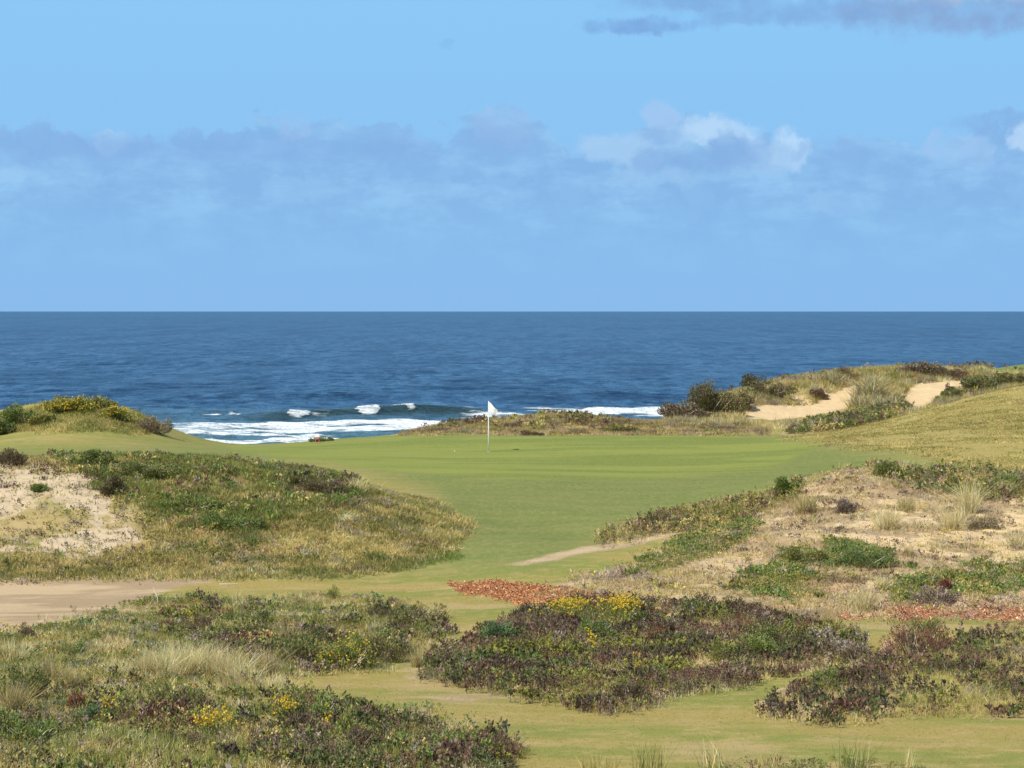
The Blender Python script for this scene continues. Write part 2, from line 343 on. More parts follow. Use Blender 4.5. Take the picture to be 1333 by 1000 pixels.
def mesh_from(name, V, Fc, mat, parent=None, loc=None, attrs=None, smooth=False, link=True, flat_uv=None):
    """V (n,3); Fc (m,k) faces of one size k or list of such arrays"""
    me = bpy.data.meshes.new(name)
    fl = Fc if isinstance(Fc, list) else [Fc]
    fl = [f for f in fl if len(f)]
    me.vertices.add(len(V)); me.vertices.foreach_set('co', np.ascontiguousarray(V, dtype=np.float32).ravel())
    nl = sum(f.size for f in fl); nf = sum(len(f) for f in fl)
    me.loops.add(nl); me.loops.foreach_set('vertex_index', np.concatenate([f.ravel() for f in fl]).astype(np.int32))
    me.polygons.add(nf)
    tot = np.concatenate([np.full(len(f), f.shape[1]) for f in fl]); st = np.concatenate([[0], np.cumsum(tot)[:-1]])
    me.polygons.foreach_set('loop_start', st.astype(np.int32)); me.polygons.foreach_set('loop_total', tot.astype(np.int32))
    me.polygons.foreach_set('use_smooth', np.full(nf, smooth))
    me.update(calc_edges=True)
    for k, v in (attrs or {}).items():
        at = me.attributes.new(k, 'FLOAT_COLOR', 'POINT')
        if v.shape[1] == 3: v = np.concatenate([v, np.ones((len(v), 1))], 1)
        at.data.foreach_set('color', v.astype(np.float32).ravel())
    if mat: me.materials.append(mat)
    o = bpy.data.objects.new(name, me)
    if link: C.objects.link(o)
    if parent: o.parent = parent
    if loc is not None: o.location = loc
    return o
def tag(o, label=None, cat=None, group=None, kind=None):
    if label: o['label'] = label
    if cat: o['category'] = cat
    if group: o['group'] = group
    if kind: o['kind'] = kind
    return o
def gridfaces(nr, nc):
    i = np.arange(nr - 1)[:, None] * nc + np.arange(nc - 1)[None]
    return np.stack([i, i + 1, i + nc + 1, i + nc], -1).reshape(-1, 4)

# ------------------------------------------------------------------ materials
def new_mat(name):
    m = bpy.data.materials.new(name); m.use_nodes = True; t = NT(m.node_tree); t.n.clear()
    return m, t
def finish(t, shader): o = t.new('ShaderNodeOutputMaterial'); t.l.new(shader, o.inputs[0])

gm, t = new_mat('ground')
co = t.new('ShaderNodeTexCoord').outputs['Object']
a1 = t.new('ShaderNodeAttribute', attribute_name='ma'); a2 = t.new('ShaderNodeAttribute', attribute_name='mb')
s1 = t.new('ShaderNodeSeparateColor'); t.l.new(a1.outputs[0], s1.inputs[0]); s2 = t.new('ShaderNodeSeparateColor'); t.l.new(a2.outputs[0], s2.inputs[0])
nf = t.noise(co, 14, 5, 0.65); nm_ = t.noise(co, 2.2, 5, 0.6); nl_ = t.noise(t.scale(co, (0.25, 1.0, 1)), 0.6, 4, 0.55); nvf = t.noise(co, 55, 3, 0.7)
# dry mown turf
nw_ = t.noise(t.scale(co, (0.5, 1.2, 1)), 0.42, 5, 0.62)
turf = t.mix(t.smooth(nl_, .40, .60), (0.355, 0.275, 0.088), (0.235, 0.245, 0.060))
turf = t.mix(t.smooth(nm_, .45, .75), turf, (0.42, 0.31, 0.13))
turf = t.mix(t.math('MULTIPLY', t.smooth(nf, .45, .7), .5), turf, (0.15, 0.165, 0.045))
turf = t.mix(t.math('MULTIPLY', t.smooth(nw_, .53, .66), .7), turf, (0.44, 0.32, 0.16))
# fairway
st = t.noise(t.scale(co, (0.3, 0.9, 1)), 0.9, 5, 0.65)
fw = t.mix(t.smooth(st, .30, .70), (0.215, 0.225, 0.068), (0.140, 0.190, 0.048))
fw = t.mix(t.math('MULTIPLY', t.smooth(nm_, .5, .8), .55), fw, (0.28, 0.235, 0.09))
fw = t.mix(t.math('MULTIPLY', t.smooth(nvf, .42, .66), .55), fw, (0.10, 0.135, 0.035))
rot_ = t.new('ShaderNodeMapping'); t.put(rot_.inputs[0], co); rot_.inputs[2].default_value = (0, 0, math.radians(-9)); ng_ = t.noise(t.scale(co, (1.0, .35, 1)), 7.0, 5, 0.7); wv = t.noise(t.scale(rot_.outputs[0], (0.07, 0.42, 1)), 1.0, 4, 0.65)
gr = t.mix(t.smooth(wv, .44, .56), (0.235, 0.262, 0.058), (0.165, 0.205, 0.045))
gr = t.mix(t.math('MULTIPLY', t.smooth(ng_, .42, .64), .38), gr, (0.30, 0.30, 0.085))
gr = t.mix(t.math('MULTIPLY', t.smooth(nvf, .42, .7), .35), gr, (0.15, 0.17, 0.05))
fw = t.mix(t.math('MULTIPLY', t.smooth(ng_, .44, .64), .5), fw, (0.29, 0.265, 0.10))
sandc = t.mix(t.smooth(nm_, .3, .7), (0.54, 0.415, 0.26), (0.66, 0.52, 0.34))
sx_ = t.new('ShaderNodeSeparateXYZ'); t.l.new(co, sx_.inputs[0])
sandc = t.mix(t.smooth(sx_.outputs[0], -6.0, 5.0), t.mix(.6, sandc, (0.43, 0.35, 0.25)), t.mix(.45, sandc, (0.60, 0.43, 0.22)))
sandc = t.mix(t.math('MULTIPLY', t.smooth(nf, .5, .72), .35), sandc, (0.40, 0.30, 0.18))
nr_ = t.noise(t.scale(co, (0.3, 0.9, 1)), 1.0, 6, 0.68)
pathc = t.mix(t.smooth(nr_, .42, .58), (0.50, 0.37, 0.23), (0.36, 0.26, 0.16))
pathc = t.mix(t.math('MULTIPLY', t.smooth(nf, .5, .7), .3), pathc, (0.30, 0.25, 0.14))
chipc = t.mix(t.smooth(nf, .35, .65), (0.40, 0.15, 0.055), (0.22, 0.085, 0.04))
litter = t.mix(t.smooth(nf, .35, .65), (0.47, 0.34, 0.19), (0.24, 0.175, 0.095))
litter = t.mix(t.smooth(nvf, .5, .75), litter, (0.58, 0.47, 0.32))
hillc = t.mix(t.smooth(nf, .35, .68), (0.31, 0.25, 0.085), (0.40, 0.31, 0.12))
hillc = t.mix(t.math('MULTIPLY', t.smooth(nm_, .4, .7), .5), hillc, (0.25, 0.25, 0.06))
def edge(fac, amt=0.25):
    return t.smooth(t.math('ADD', fac, t.math('MULTIPLY', t.math('SUBTRACT', nf, .5), amt * 2)), 0.3, 0.7)
c = t.mix(s1.outputs[1], turf, fw)
c = t.mix(s1.outputs[2], c, gr)
c = t.mix(a2.outputs['Alpha'], c, hillc)
c = t.mix(edge(s2.outputs[1]), c, litter)
c = t.mix(edge(s2.outputs[0], .5), c, pathc)
c = t.mix(edge(s1.outputs[0], .6), c, sandc)
c = t.mix(edge(s2.outputs[2], .3), c, chipc)
bmp = t.new('ShaderNodeBump'); bmp.inputs['Strength'].default_value = 0.55; bmp.inputs['Distance'].default_value = 0.05
hgt = t.math('ADD', t.math('MULTIPLY', nf, 0.6), t.math('MULTIPLY', nvf, 0.35)); 
t.put(bmp.inputs['Height'], hgt)
b = t.new('ShaderNodeBsdfPrincipled'); t.put(b.inputs['Base Color'], c); b.inputs['Roughness'].default_value = 0.95; b.inputs['Specular IOR Level'].default_value = 0.1
t.l.new(bmp.outputs[0], b.inputs['Normal']); finish(t, b.outputs[0])

def leaf_mat(name, trans=0.3, rough=0.6, spec=0.2):
    m, t = new_mat(name)
    a = t.new('ShaderNodeAttribute', attribute_name='tint')
    co = t.new('ShaderNodeTexCoord').outputs['Object']
    n = t.noise(co, 9, 2, 0.5)
    c = t.mix(t.math('MULTIPLY', t.smooth(n, .3, .7), 0.18), a.outputs[0], (0.3, 0.26, 0.14), 'MIX')
    b = t.new('ShaderNodeBsdfPrincipled'); t.put(b.inputs['Base Color'], c); b.inputs['Roughness'].default_value = rough; b.inputs['Specular IOR Level'].default_value = spec
    tr = t.new('ShaderNodeBsdfTranslucent'); t.put(tr.inputs[0], c)
    mx_ = t.new('ShaderNodeMixShader'); mx_.inputs[0].default_value = trans
    t.l.new(b.outputs[0], mx_.inputs[1]); t.l.new(tr.outputs[0], mx_.inputs[2]); finish(t, mx_.outputs[0])
    return m
MAT_LEAF = leaf_mat('foliage', .25, .5, .25); MAT_GRASS = leaf_mat('grass_blades', .35, .7, .12)
MAT_FLOWER = leaf_mat('petals', .3, .7, .1); MAT_STEM = leaf_mat('bark', 0.0, .9, .1); MAT_CHIP = leaf_mat('chipped_bark', 0.0, .9, .1)
def plain(name, col, rough=.5, spec=.5, bump=0.0, scale=20):
    m, t = new_mat(name); co = t.new('ShaderNodeTexCoord').outputs['Object']
    n = t.noise(co, scale, 3, .6); c = t.mix(t.math('MULTIPLY', n, .25), col, tuple(v * .7 for v in col))
    b = t.new('ShaderNodeBsdfPrincipled'); t.put(b.inputs['Base Color'], c); b.inputs['Roughness'].default_value = rough; b.inputs['Specular IOR Level'].default_value = spec
    finish(t, b.outputs[0]); return m

# ------------------------------------------------------------------ ground
V = np.stack([gx, gy, GZ2.ravel()], 1)
ma = np.stack([sand, fair, green, np.ones_like(sand)], 1)
turfy = sstep(gpx, 1130, 1190) * M['right']
mb = np.stack([path, np.clip(scrub * .9 * (1 - turfy) + rough * .45 * (1 - fair) * (1 - turfy) + .4 * M['rightdune'], 0, 1), chips, hill * (1 - scrub)], 1)
ground = mesh_from('ground', V, gridfaces(NR, NCc), gm, attrs={'ma': ma, 'mb': mb}, smooth=True)
tag(ground, kind='structure')

# ------------------------------------------------------------------ sea
def sea_rows():
    r = [170.0]
    while r[-1] < 120000:
        y = r[-1]; r.append(y + max(0.9 if y > 380 and y < 760 else 1.6, y * y / (F * CAMZ) * 0.4))
    return np.array(r)
SR = sea_rows(); SC = np.concatenate([np.linspace(-1.6, -.262, 60), np.linspace(-.26, .26, 560), np.linspace(.262, 1.6, 60)])
SY = np.repeat(SR[:, None], len(SC), 1); SX = SC[None] * SY
sp_row = np.gradient(SR)[:, None]
def wave(lx, ly, amp, sd, kx=1.0):
    f = np.clip(1.6 - sp_row / ly * 2.2, 0, 1)
    return amp * f * fbm(SX / lx + 3, SY / ly, 2, sd)
H = wave(30, 15, .8, 31) + wave(12, 7, .65, 32) + wave(4.5, 3.2, .32, 33) + wave(150, 60, .8, 34) + wave(60, 32, .7, 35)
warp = 14 * fbm(SX / 90, SY / 260, 2, 41) + 4 * fbm(SX / 22, SY / 60, 2, 42)
Yw = SY + warp
spx = 666.5 + F * SX / SY
def ridge(y0, lf, lb, amp, x0, x1, sx=60, var=1.1):
    """swell: steep side towards the shore (small Y)"""
    d_ = Yw - y0; p = np.where(d_ < 0, np.exp(-(d_ / lf) ** 2), np.exp(-(d_ / lb) ** 2))
    m_ = sstep(spx, x0 - sx, x0 + sx) * (1 - sstep(spx, x1 - sx, x1 + sx))
    return amp * p * m_ * (1 - var / 2 + var * sstep(fbm(SX / 70 + y0, SY * 0 + 3.3, 3, 77), -.5, .4))
H = H + ridge(527, 3.6, 12, 1.9, 300, 650, 60, .5) + ridge(545, 7, 18, 1.5, 150, 330, 60) + ridge(620, 7, 18, 1.3, 640, 950, 50) + ridge(600, 8, 22, 1.3, 90, 230, 40) + ridge(640, 8, 22, 1.0, 250, 520) + ridge(720, 9, 24, 1.1, 60, 180) \
      + ridge(780, 9, 24, .9, 560, 800) + ridge(900, 10, 26, 1.0, 200, 600) + ridge(1050, 12, 30, 1.0, -200, 500) + ridge(700, 9, 22, .9, 500, 760)
# foam
fn = fbm(SX / 9, SY / 6, 4, 51); fl_ = fbm(SX / 30, SY / 4.5, 4, 52)
def band(y0, y1, soft): return sstep(Yw, y0 - soft, y0 + soft) * (1 - sstep(Yw, y1 - soft, y1 + soft))
L = sstep(spx, 165, 260) * (1 - sstep(spx, 660, 780))
foam = band(462, 508, 5) * L * (0.65 + 0.35 * sstep(spx, 300, 360)) * sstep(fl_ + .75, 0.0, .4)
foam = np.maximum(foam, band(395, 470, 8) * L * sstep(fl_ + fn * .5, -.2, .2) * .75)
foam = np.maximum(foam, band(400, 425, 4) * L * sstep(fl_, -.3, .1) * .9)
R = sstep(spx, 620, 760) * (1 - sstep(spx, 960, 1050))
foam = np.maximum(foam, band(505, 578, 6) * R * sstep(fl_ + .35, 0, .5))
foam = np.maximum(foam, band(590, 602, 3) * sstep(spx, 820, 850) * (1 - sstep(spx, 960, 990)) * sstep(fl_ + fn, -.1, .3) * .6)
foam = np.maximum(foam, band(505, 545, 10) * sstep(spx, 560, 640) * (1 - sstep(spx, 780, 860)) * sstep(fl_ + fn * .5, .05, .35) * .7)
wob = fn * 6
for (x0, x1, ya, yb, sl, st_) in [(370, 400, 524, 526.5, 0, .9), (466, 490, 523, 533, 0, .95), (512, 536, 526, 531, -.25, .9), (408, 428, 524, 526, 0, .35), (262, 284, 532, 536, 0, .6), (298, 312, 532, 540, -.3, .6), (340, 356, 545, 552, 0, .5), (560, 640, 530, 538, 0, .35)]:
    cx_ = (x0 + x1) / 2; ex = np.abs(spx + wob * 1.5 - cx_) / ((x1 - x0) / 2 + 3); ey = np.abs(Yw + wob * .6 - (ya + yb) / 2 - sl * (spx - cx_)) / ((yb - ya) / 2 + 1.5)
    foam = np.maximum(foam, st_ * (1 - sstep(ex ** 2 + ey ** 2 + fl_ * .9, .5, 1.3)))
H = H + foam * (.25 + .5 * np.abs(fn))
H = np.where(SY < 420, H * .6, H)
sm, t = new_mat('sea')
co = t.new('ShaderNodeTexCoord').outputs['Object']
at = t.new('ShaderNodeAttribute', attribute_name='foam'); sf = t.new('ShaderNodeSeparateColor'); t.l.new(at.outputs[0], sf.inputs[0])
nA = t.noise(t.scale(co, (1 / 7, 1 / 7, 1)), 1.0, 6, .62); nB = t.noise(t.scale(co, (1 / 7, 1 / 34, 1)), 1.0, 5, .65); nC = t.noise(t.scale(co, (1 / 45, 1 / 420, 1)), 1.0, 4, .6)
nD = t.noise(t.scale(co, (1 / 900, 1 / 1600, 1)), 1.0, 4, .6)
deep = t.mix(t.smooth(nB, .35, .65), (0.010, 0.048, 0.125), (0.052, 0.142, 0.275))
deep = t.mix(t.math('MULTIPLY', t.smooth(nC, .42, .60), .7), deep, (0.010, 0.042, 0.112))
deep = t.mix(t.math('MULTIPLY', t.smooth(nD, .4, .62), .45), deep, (0.036, 0.112, 0.220))
nE = t.noise(t.scale(co, (1 / 5, 1 / 18, 1)), 1.0, 3, .6)
nF = t.noise(t.scale(co, (1 / 16, 1 / 160, 1)), 1.0, 4, .65)
deep = t.mix(t.math('MULTIPLY', t.smooth(nF, .46, .66), .5), deep, (0.060, 0.150, 0.280))
deep = t.mix(t.math('MULTIPLY', t.smooth(nE, .46, .66), .65), deep, (0.008, 0.036, 0.090))
shal = t.mix(sf.outputs[1], deep, (0.10, 0.21, 0.26))
fo = t.noise(t.scale(co, (.16, .5, 1)), 1.0, 5, .65)
ff = t.smooth(t.math('ADD', sf.outputs[0], t.math('MULTIPLY', t.math('SUBTRACT', fo, .5), 1.9)), .30, .80)
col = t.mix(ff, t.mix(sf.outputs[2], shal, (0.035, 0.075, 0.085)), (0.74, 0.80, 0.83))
bp = t.new('ShaderNodeBump'); bp.inputs['Strength'].default_value = 1.0; bp.inputs['Distance'].default_value = 1.0
hh = t.math('ADD', t.math('MULTIPLY', nA, 3.2), t.math('ADD', t.math('MULTIPLY', nB, 2.5), t.math('MULTIPLY', nC, 8.0))); t.put(bp.inputs['Height'], hh)
b = t.new('ShaderNodeBsdfPrincipled'); t.put(b.inputs['Base Color'], col); t.put(b.inputs['Roughness'], t.math('ADD', t.math('MULTIPLY', ff, .55), .32)); b.inputs['IOR'].default_value = 1.33
b.inputs['Specular IOR Level'].default_value = 0.11
t.l.new(bp.outputs[0], b.inputs['Normal']); finish(t, b.outputs[0])
thin = sstep(Yw, 518, 524) * (1 - sstep(Yw, 528, 533)) * sstep(spx, 300, 380) * (1 - sstep(spx, 600, 660)) * .85  # breaker face darkened in colour for its weaker sky reflection, greener water showing through
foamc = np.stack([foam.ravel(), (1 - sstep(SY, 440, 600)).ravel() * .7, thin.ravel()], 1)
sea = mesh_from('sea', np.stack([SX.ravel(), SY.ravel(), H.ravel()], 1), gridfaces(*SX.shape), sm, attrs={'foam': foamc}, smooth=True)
tag(sea, kind='structure')

# ------------------------------------------------------------------ vegetation builders (numpy)
def tints(cols, n, var=.18, wts=None, pos=None, psc=.9, k_=3.6):
    cols = np.array(cols, float); w_ = np.ones(len(cols)) if wts is None else np.array(wts, float)
    if pos is None: k = rng.choice(len(cols), n, p=w_ / w_.sum())
    else:
        sc = [np.log(w_[i]) + rng.gumbel(0, .55, n) + k_ * fbm(pos[:, 0] / psc, pos[:, 1] / psc, 3, 131 + 17 * i) for i in range(len(cols))]
        k = np.argmax(np.stack(sc, 1), 1)
    return np.clip(1.14 * cols[k] * (1 + rng.normal(0, var, (n, 1))) * (1 + rng.normal(0, .05, (n, 3))), .005, .95)
def blades(P, hgt, wid, lean, col, segs=1, curl=0.4, tipcol=None):
    """one blade per base point; P (n,3), arrays hgt/wid, col (n,3)"""
    n_ = len(P); th = rng.uniform(0, 2 * np.pi, n_); ld = rng.uniform(0, 2 * np.pi, n_); le = np.abs(rng.normal(0, lean, n_))
    side = np.stack([np.cos(th), np.sin(th), 0 * th], 1) * (wid / 2)[:, None]
    dr = np.stack([np.cos(ld), np.sin(ld), 0 * ld], 1)
    out = []; cc = []
    levels = [0, 1] if segs == 1 else [0, .45, .8, 1]
    for i, f in enumerate(levels):
        off = dr * (le * hgt * (f + curl * f * f))[:, None]; zz = hgt * f * np.sqrt(np.clip(1 - (le * f) ** 2 * .35, .15, 1))
        p = P + off; p[:, 2] += zz
        wf = 1 - f ** 1.5
        cf = col * (0.85 + .15 * f) if tipcol is None else col * (1 - f * .6) + np.array(tipcol) * f * .6
        if i < len(levels) - 1: out += [p - side * wf, p + side * wf]; cc += [cf, cf]
        else: out.append(p); cc.append(cf)
    k = len(out); V_ = np.stack(out, 1).reshape(-1, 3); Cc = np.stack(cc, 1).reshape(-1, 3)
    base = np.arange(n_) * k; fs = []
    for i in range(len(levels) - 2):
        fs.append(np.stack([base + 2 * i, base + 2 * i + 1, base + 2 * i + 3, base + 2 * i + 2], 1))
    l = 2 * (len(levels) - 2)
    tri = np.stack([base + l, base + l + 1, base + l + 2], 1)
    return V_, fs, [tri], Cc
def leaves(P, size, col, up=0.5, asp=1.9, N=None, flat=None):
    """diamond leaves at points, random orientation biased upwards"""
    n_ = len(P); d1 = rng.normal(0, 1, (n_, 3)); d1[:, 2] = np.abs(d1[:, 2]) + up
    if N is not None: d1 += N
    if flat: d1[:, 2] = rng.normal(0, flat, n_)
    d1 /= np.linalg.norm(d1, axis=1)[:, None]
    d2 = np.cross(d1, rng.normal(0, 1, (n_, 3)) if not flat else rng.normal(0, .25, (n_, 3)) + np.array([0, 0, 1.0])); d2 /= np.linalg.norm(d2, axis=1)[:, None] + 1e-9
    d3 = np.cross(d1, d2)
    s = size[:, None]
    V_ = np.stack([P, P + d1 * s * .5 + d2 * s / asp / 2 + d3 * s * .08, P + d1 * s, P + d1 * s * .5 - d2 * s / asp / 2 + d3 * s * .08], 1).reshape(-1, 3)
    return V_, [np.arange(n_ * 4).reshape(-1, 4)], [], np.repeat(col, 4, 0)
class MB:
    def __init__(s): s.V = []; s.Q = []; s.T = []; s.C = []; s.n = 0
    def add(s, r):
        V_, q_, t_, c_ = r
        if not len(V_): return s
        for f in q_: s.Q.append(f + s.n)
        for f in t_: s.T.append(f + s.n)
        s.V.append(V_); s.C.append(c_); s.n += len(V_); return s
    def build(s, name, mat, parent=None, loc=None):
        if not s.n: return None
        V_ = np.concatenate(s.V)
        if loc is not None: V_ = V_ - np.array(loc)
        fl = ([np.concatenate(s.Q)] if s.Q else []) + ([np.concatenate(s.T)] if s.T else [])
        return mesh_from(name, V_, fl, mat, parent, loc if parent is None else None, {'tint': np.concatenate(s.C)})
def tubes(A_, B_, r0, r1, col):
    """three-sided twigs from A to B"""
    n_ = len(A_); d = B_ - A_; d = d / (np.linalg.norm(d, axis=1)[:, None] + 1e-9)
    s1_ = np.cross(d, np.array([.3, .9, .2])); s1_ /= np.linalg.norm(s1_, axis=1)[:, None]; s2_ = np.cross(d, s1_)
    out = []
    for (p, r) in ((A_, r0), (B_, r1)):
        for k in range(3):
            a = 2 * math.pi * k / 3; out.append(p + (s1_ * math.cos(a) + s2_ * math.sin(a)) * np.asarray(r).reshape(-1, 1))
    V_ = np.stack(out, 1).reshape(-1, 3); b_ = np.arange(n_) * 6
    fs = [np.stack([b_ + k, b_ + (k + 1) % 3, b_ + 3 + (k + 1) % 3, b_ + 3 + k], 1) for k in range(3)]
    return V_, fs, [], np.repeat(col, 6, 0)

def sample(y0, y1, dens, margin=1.32):
    """uniform ground points per square metre in the wedge the camera can see (plus a margin)"""
    a = .246 * margin; area = a * (y1 ** 2 - y0 ** 2) + 3 * (y1 - y0); n_ = int(area * dens)
    y = np.sqrt(rng.uniform(y0 ** 2, y1 ** 2, n_)); x = rng.uniform(-1, 1, n_) * (a * y + 1.0)
    return x, y
def scatter(names, dens, lift=0.0, extra=None):
    """points inside the union of regions, kept with probability of the mask"""
    if isinstance(names, str): names = [names]
    y0 = min(max(REG[k][1], 19) for k in names); y1 = max(REG[k][2] for k in names)
    x, y = sample(y0, y1, dens); px, py = project(x, y, zbase(x, y) + lift)
    m_ = np.zeros(len(x))
    for k in names: m_ = np.maximum(m_, reg(k, x, y, px, py))
    if extra is not None: m_ = m_ * extra(x, y, px, py)
    keep = rng.uniform(0, 1, len(x)) < m_
    x, y, px, py = x[keep], y[keep], px[keep], py[keep]
    return np.stack([x, y, zat(x, y)], 1), px, py
def inpoly(px, py, poly, soft=10): return sstep(sdist(px, py, poly), -soft, soft)
def pat(x, y, sc, sd, lo, hi): return sstep(fbm(x / sc, y / sc, 3, sd), lo, hi)
def tuft_pts(P, n_, rad):
    Q = np.repeat(P, n_, 0); a = rng.uniform(0, 2 * np.pi, len(Q)); r = rad * np.sqrt(rng.uniform(0, 1, len(Q)))
    Q[:, 0] += np.cos(a) * r; Q[:, 1] += np.sin(a) * r; return Q
def px_to_ground(px, py, y0, y1):
    """first ground point along a photo ray between two depths"""
    ys = np.arange(y0, y1, .05); u = ufrom(px, py); zz = zat(u * ys, ys); ray = CAMZ - slope(py) * ys
    k = np.where(zz >= ray)[0]; i = k[0] if len(k) else len(ys) - 1
    return np.array([u * ys[i], ys[i], zz[i]])

STRAW = (0.68, 0.53, 0.22); STRAW2 = (0.47, 0.38, 0.14); PALE = (0.80, 0.69, 0.40); OLIVE = (0.24, 0.235, 0.05); GRN = (0.165, 0.215, 0.052); DGRN = (0.088, 0.115, 0.034); PURP = (0.155, 0.08, 0.062)
BRN = (0.28, 0.165, 0.085); GREYT = (0.48, 0.39, 0.28); RED = (0.48, 0.08, 0.05); YEL = (0.90, 0.62, 0.03); GOLD = (0.44, 0.38, 0.075); TEAL = (0.11, 0.235, 0.09); BRI = (0.225, 0.29, 0.055)
PINK = (0.52, 0.37, 0.22); DARK = (0.065, 0.05, 0.036)
BRN = (0.17, 0.115, 0.075); GREYT = (0.34, 0.28, 0.23); RED = (0.28, 0.05, 0.04); YEL = (0.80, 0.52, 0.03); GOLD = (0.26, 0.24, 0.07); TEAL = (0.07, 0.16, 0.08); BRI = (0.12, 0.20, 0.04)

def rough_grass(name, regs, dens, hr, wr, cols, wts=None, lean=.5, extra=None, label='', cat='rough grass', nb=3, rad=.04, tone=True, segs=1, psc=1.2):
    P, px, py = scatter(regs, dens, lift=hr[1] * .6, extra=extra)
    if not len(P): return
    Q = tuft_pts(P, nb, rad); n_ = len(Q)
    col = np.repeat(tints(cols, len(P), .15, wts, P, psc), nb, 0) * (1 + rng.normal(0, .12, (n_, 1)))
    if tone: col = col * (1 + .22 * fbm(Q[:, 0] / 1.4, Q[:, 1] / 1.4, 3, 77))[:, None]
    Q[:, 2] = zat(Q[:, 0], Q[:, 1]) - .01
    m_ = MB().add(blades(Q, rng.uniform(hr[0], hr[1], n_), rng.uniform(wr[0], wr[1], n_), lean, np.clip(col, .01, .9), segs))
    return tag(m_.build(name, MAT_GRASS), label, cat, kind='stuff')

def shrub_mat(name, P, hr, leafs, nl, cols, wts, label, twig=True, spread=.045, var=.2, flower=None, psc=.9):
    """ground-cover of upright leafy sprigs"""
    n_ = len(P)
    if not n_: return
    hv = np.clip(1 + .75 * fbm(P[:, 0] / .7 + 5, P[:, 1] / .7, 3, 161), .4, 1.8); lv = np.clip(1 + .8 * fbm(P[:, 0] / .6, P[:, 1] / .6 + 9, 2, 171), .55, 1.7)
    h = rng.uniform(hr[0], hr[1], n_) * hv; lean = rng.normal(0, .22, (n_, 2)); tipo = np.concatenate([lean * h[:, None], h[:, None]], 1)
    m_ = MB(); base = tints(cols, n_, var, wts, P, psc) * (1 + .25 * fbm(P[:, 0] / .8, P[:, 1] / .8, 3, 61))[:, None]
    f = rng.uniform(.15, 1.0, (n_, nl)) ** .7
    Q = (P[:, None] + tipo[:, None] * f[..., None] + rng.normal(0, 1, (n_, nl, 3)) * spread * (1.15 - f[..., None]) * np.array([1, 1, .3])).reshape(-1, 3)
    col = np.repeat(base, nl, 0) * (1 + rng.normal(0, .14, (n_ * nl, 1)))
    m_.add(leaves(Q, rng.uniform(leafs[0], leafs[1], len(Q)) * np.repeat(lv, nl), np.clip(col, .01, .9), .6))
    if twig:
        k = rng.uniform(0, 1, n_) < .6
        m_.add(tubes(P[k] - [0, 0, .03], (P + tipo)[k] * 1.0, np.full(k.sum(), .006), np.full(k.sum(), .002), tints([BRN, GREYT], k.sum())))
    return tag(m_.build(name, MAT_LEAF), label, 'ground cover', kind='stuff')

# ---- left dune
notsand = lambda x, y, px, py: 1 - .93 * inpoly(px, py, REG['leftsand'][0], 16)
rough_grass('dune_grass', 'leftdune', 420, (.04, .15), (.016, .036), [GOLD, STRAW2, OLIVE, STRAW, BRN, GRN, GREYT, PALE], [6, 4, 3, 5, 1.5, 2.5, 2, 1], 1.2, notsand, 'short dry tufted grass covering the left dune in front of the green', nb=3, rad=.05, psc=.7)
rough_grass('green_grass', 'leftgreen', 190, (.10, .24), (.014, .03), [GRN, BRI, OLIVE, GOLD, DGRN, STRAW2], [6, 5, 4, 2, 1.5, 1.5], 1.0, lambda x, y, px, py: pat(x, y, .9, 4, -.5, .1), 'long green grass over the crown of the left dune', nb=4, rad=.07, psc=.7)
P, px, py = scatter('leftgreen', 34, lift=.1, extra=lambda x, y, px, py: pat(x, y, .8, 4, -.45, .15))
shrub_mat('creeping_shrub', P, (.05, .17), (.05, .10), 8, [GRN, OLIVE, BRI, DGRN, STRAW2, PURP, GOLD], [6, 4, 4, 1.5, 3, 1, 2], 'green creeping scrub across the crown of the left dune', spread=.07)
P, px, py = scatter('leftdark', 60, extra=lambda x, y, px, py: pat(x, y, .9, 14, -.2, .25))
shrub_mat('creeping_shrub', P, (.08, .2), (.04, .08), 16, [PURP, DGRN, BRN, OLIVE, GREYT], [4, 4, 3, 3, 2], 'dark purplish heath patches near the top right of the left dune', spread=.08)
P, px, py = scatter('leftsand', 60, extra=lambda x, y, px, py: pat(x, y, .5, 24, -.1, .4))
shrub_mat('sand_litter', P, (.01, .07), (.03, .08), 6, [BRN, GREYT, PURP, OLIVE, STRAW2, (.09, .07, .05)], [4, 4, 2, 2, 2, 2], 'sparse twiggy litter and tiny plants dotting the sandy face of the left dune', spread=.08)
P, px, py = scatter('leftdune', 6, extra=lambda x, y, px, py: (1 - .8 * inpoly(px, py, REG['leftsand'][0], 16)) * pat(x, y, 1.2, 26, -.2, .3) * (1 - sstep(px, 380, 560)))
shrub_mat('heath_clumps', P, (.06, .20), (.04, .08), 16, [PURP, GREYT, BRN, GRN, DGRN], [3, 3, 3, 3, 2], 'scattered grey and green heath sprigs low on the left dune', spread=.09)

# ---- right hill, far dune, mounds
rough_grass('hill_grass', 'righthill', 170, (.03, .09), (.02, .05), [STRAW2, GOLD, OLIVE, STRAW, BRN], [6, 4, 3, 3.5, 1], 1.2, lambda x, y, px, py: pat(x, y, 2.2, 95, -.6, .25), 'dry golden rough grass over the hillside right of the green', nb=2, rad=.08)
nb_ = lambda x, y, px, py: (1 - inpoly(px, py, REG['bunker'][0], 2)) * (1 - inpoly(px, py, REG['bunker2'][0], 2)) * pat(x, y, 2.5, 91, -.7, .1)
rough_grass('marram_cover', 'fardune', 75, (.15, .50), (.02, .05), [STRAW2, OLIVE, GREYT, GOLD, GRN, STRAW, PALE], [5, 3, 4, 2, 1, 4, 2], .7, lambda x, y, px, py: nb_(x, y, px, py) * np.clip(sstep(py, 560, 535) if False else 1 - sstep(py, 528, 545), 0.12, 1), 'mixed marram and heath cover over the far dune around the bunkers', nb=5, rad=.15)
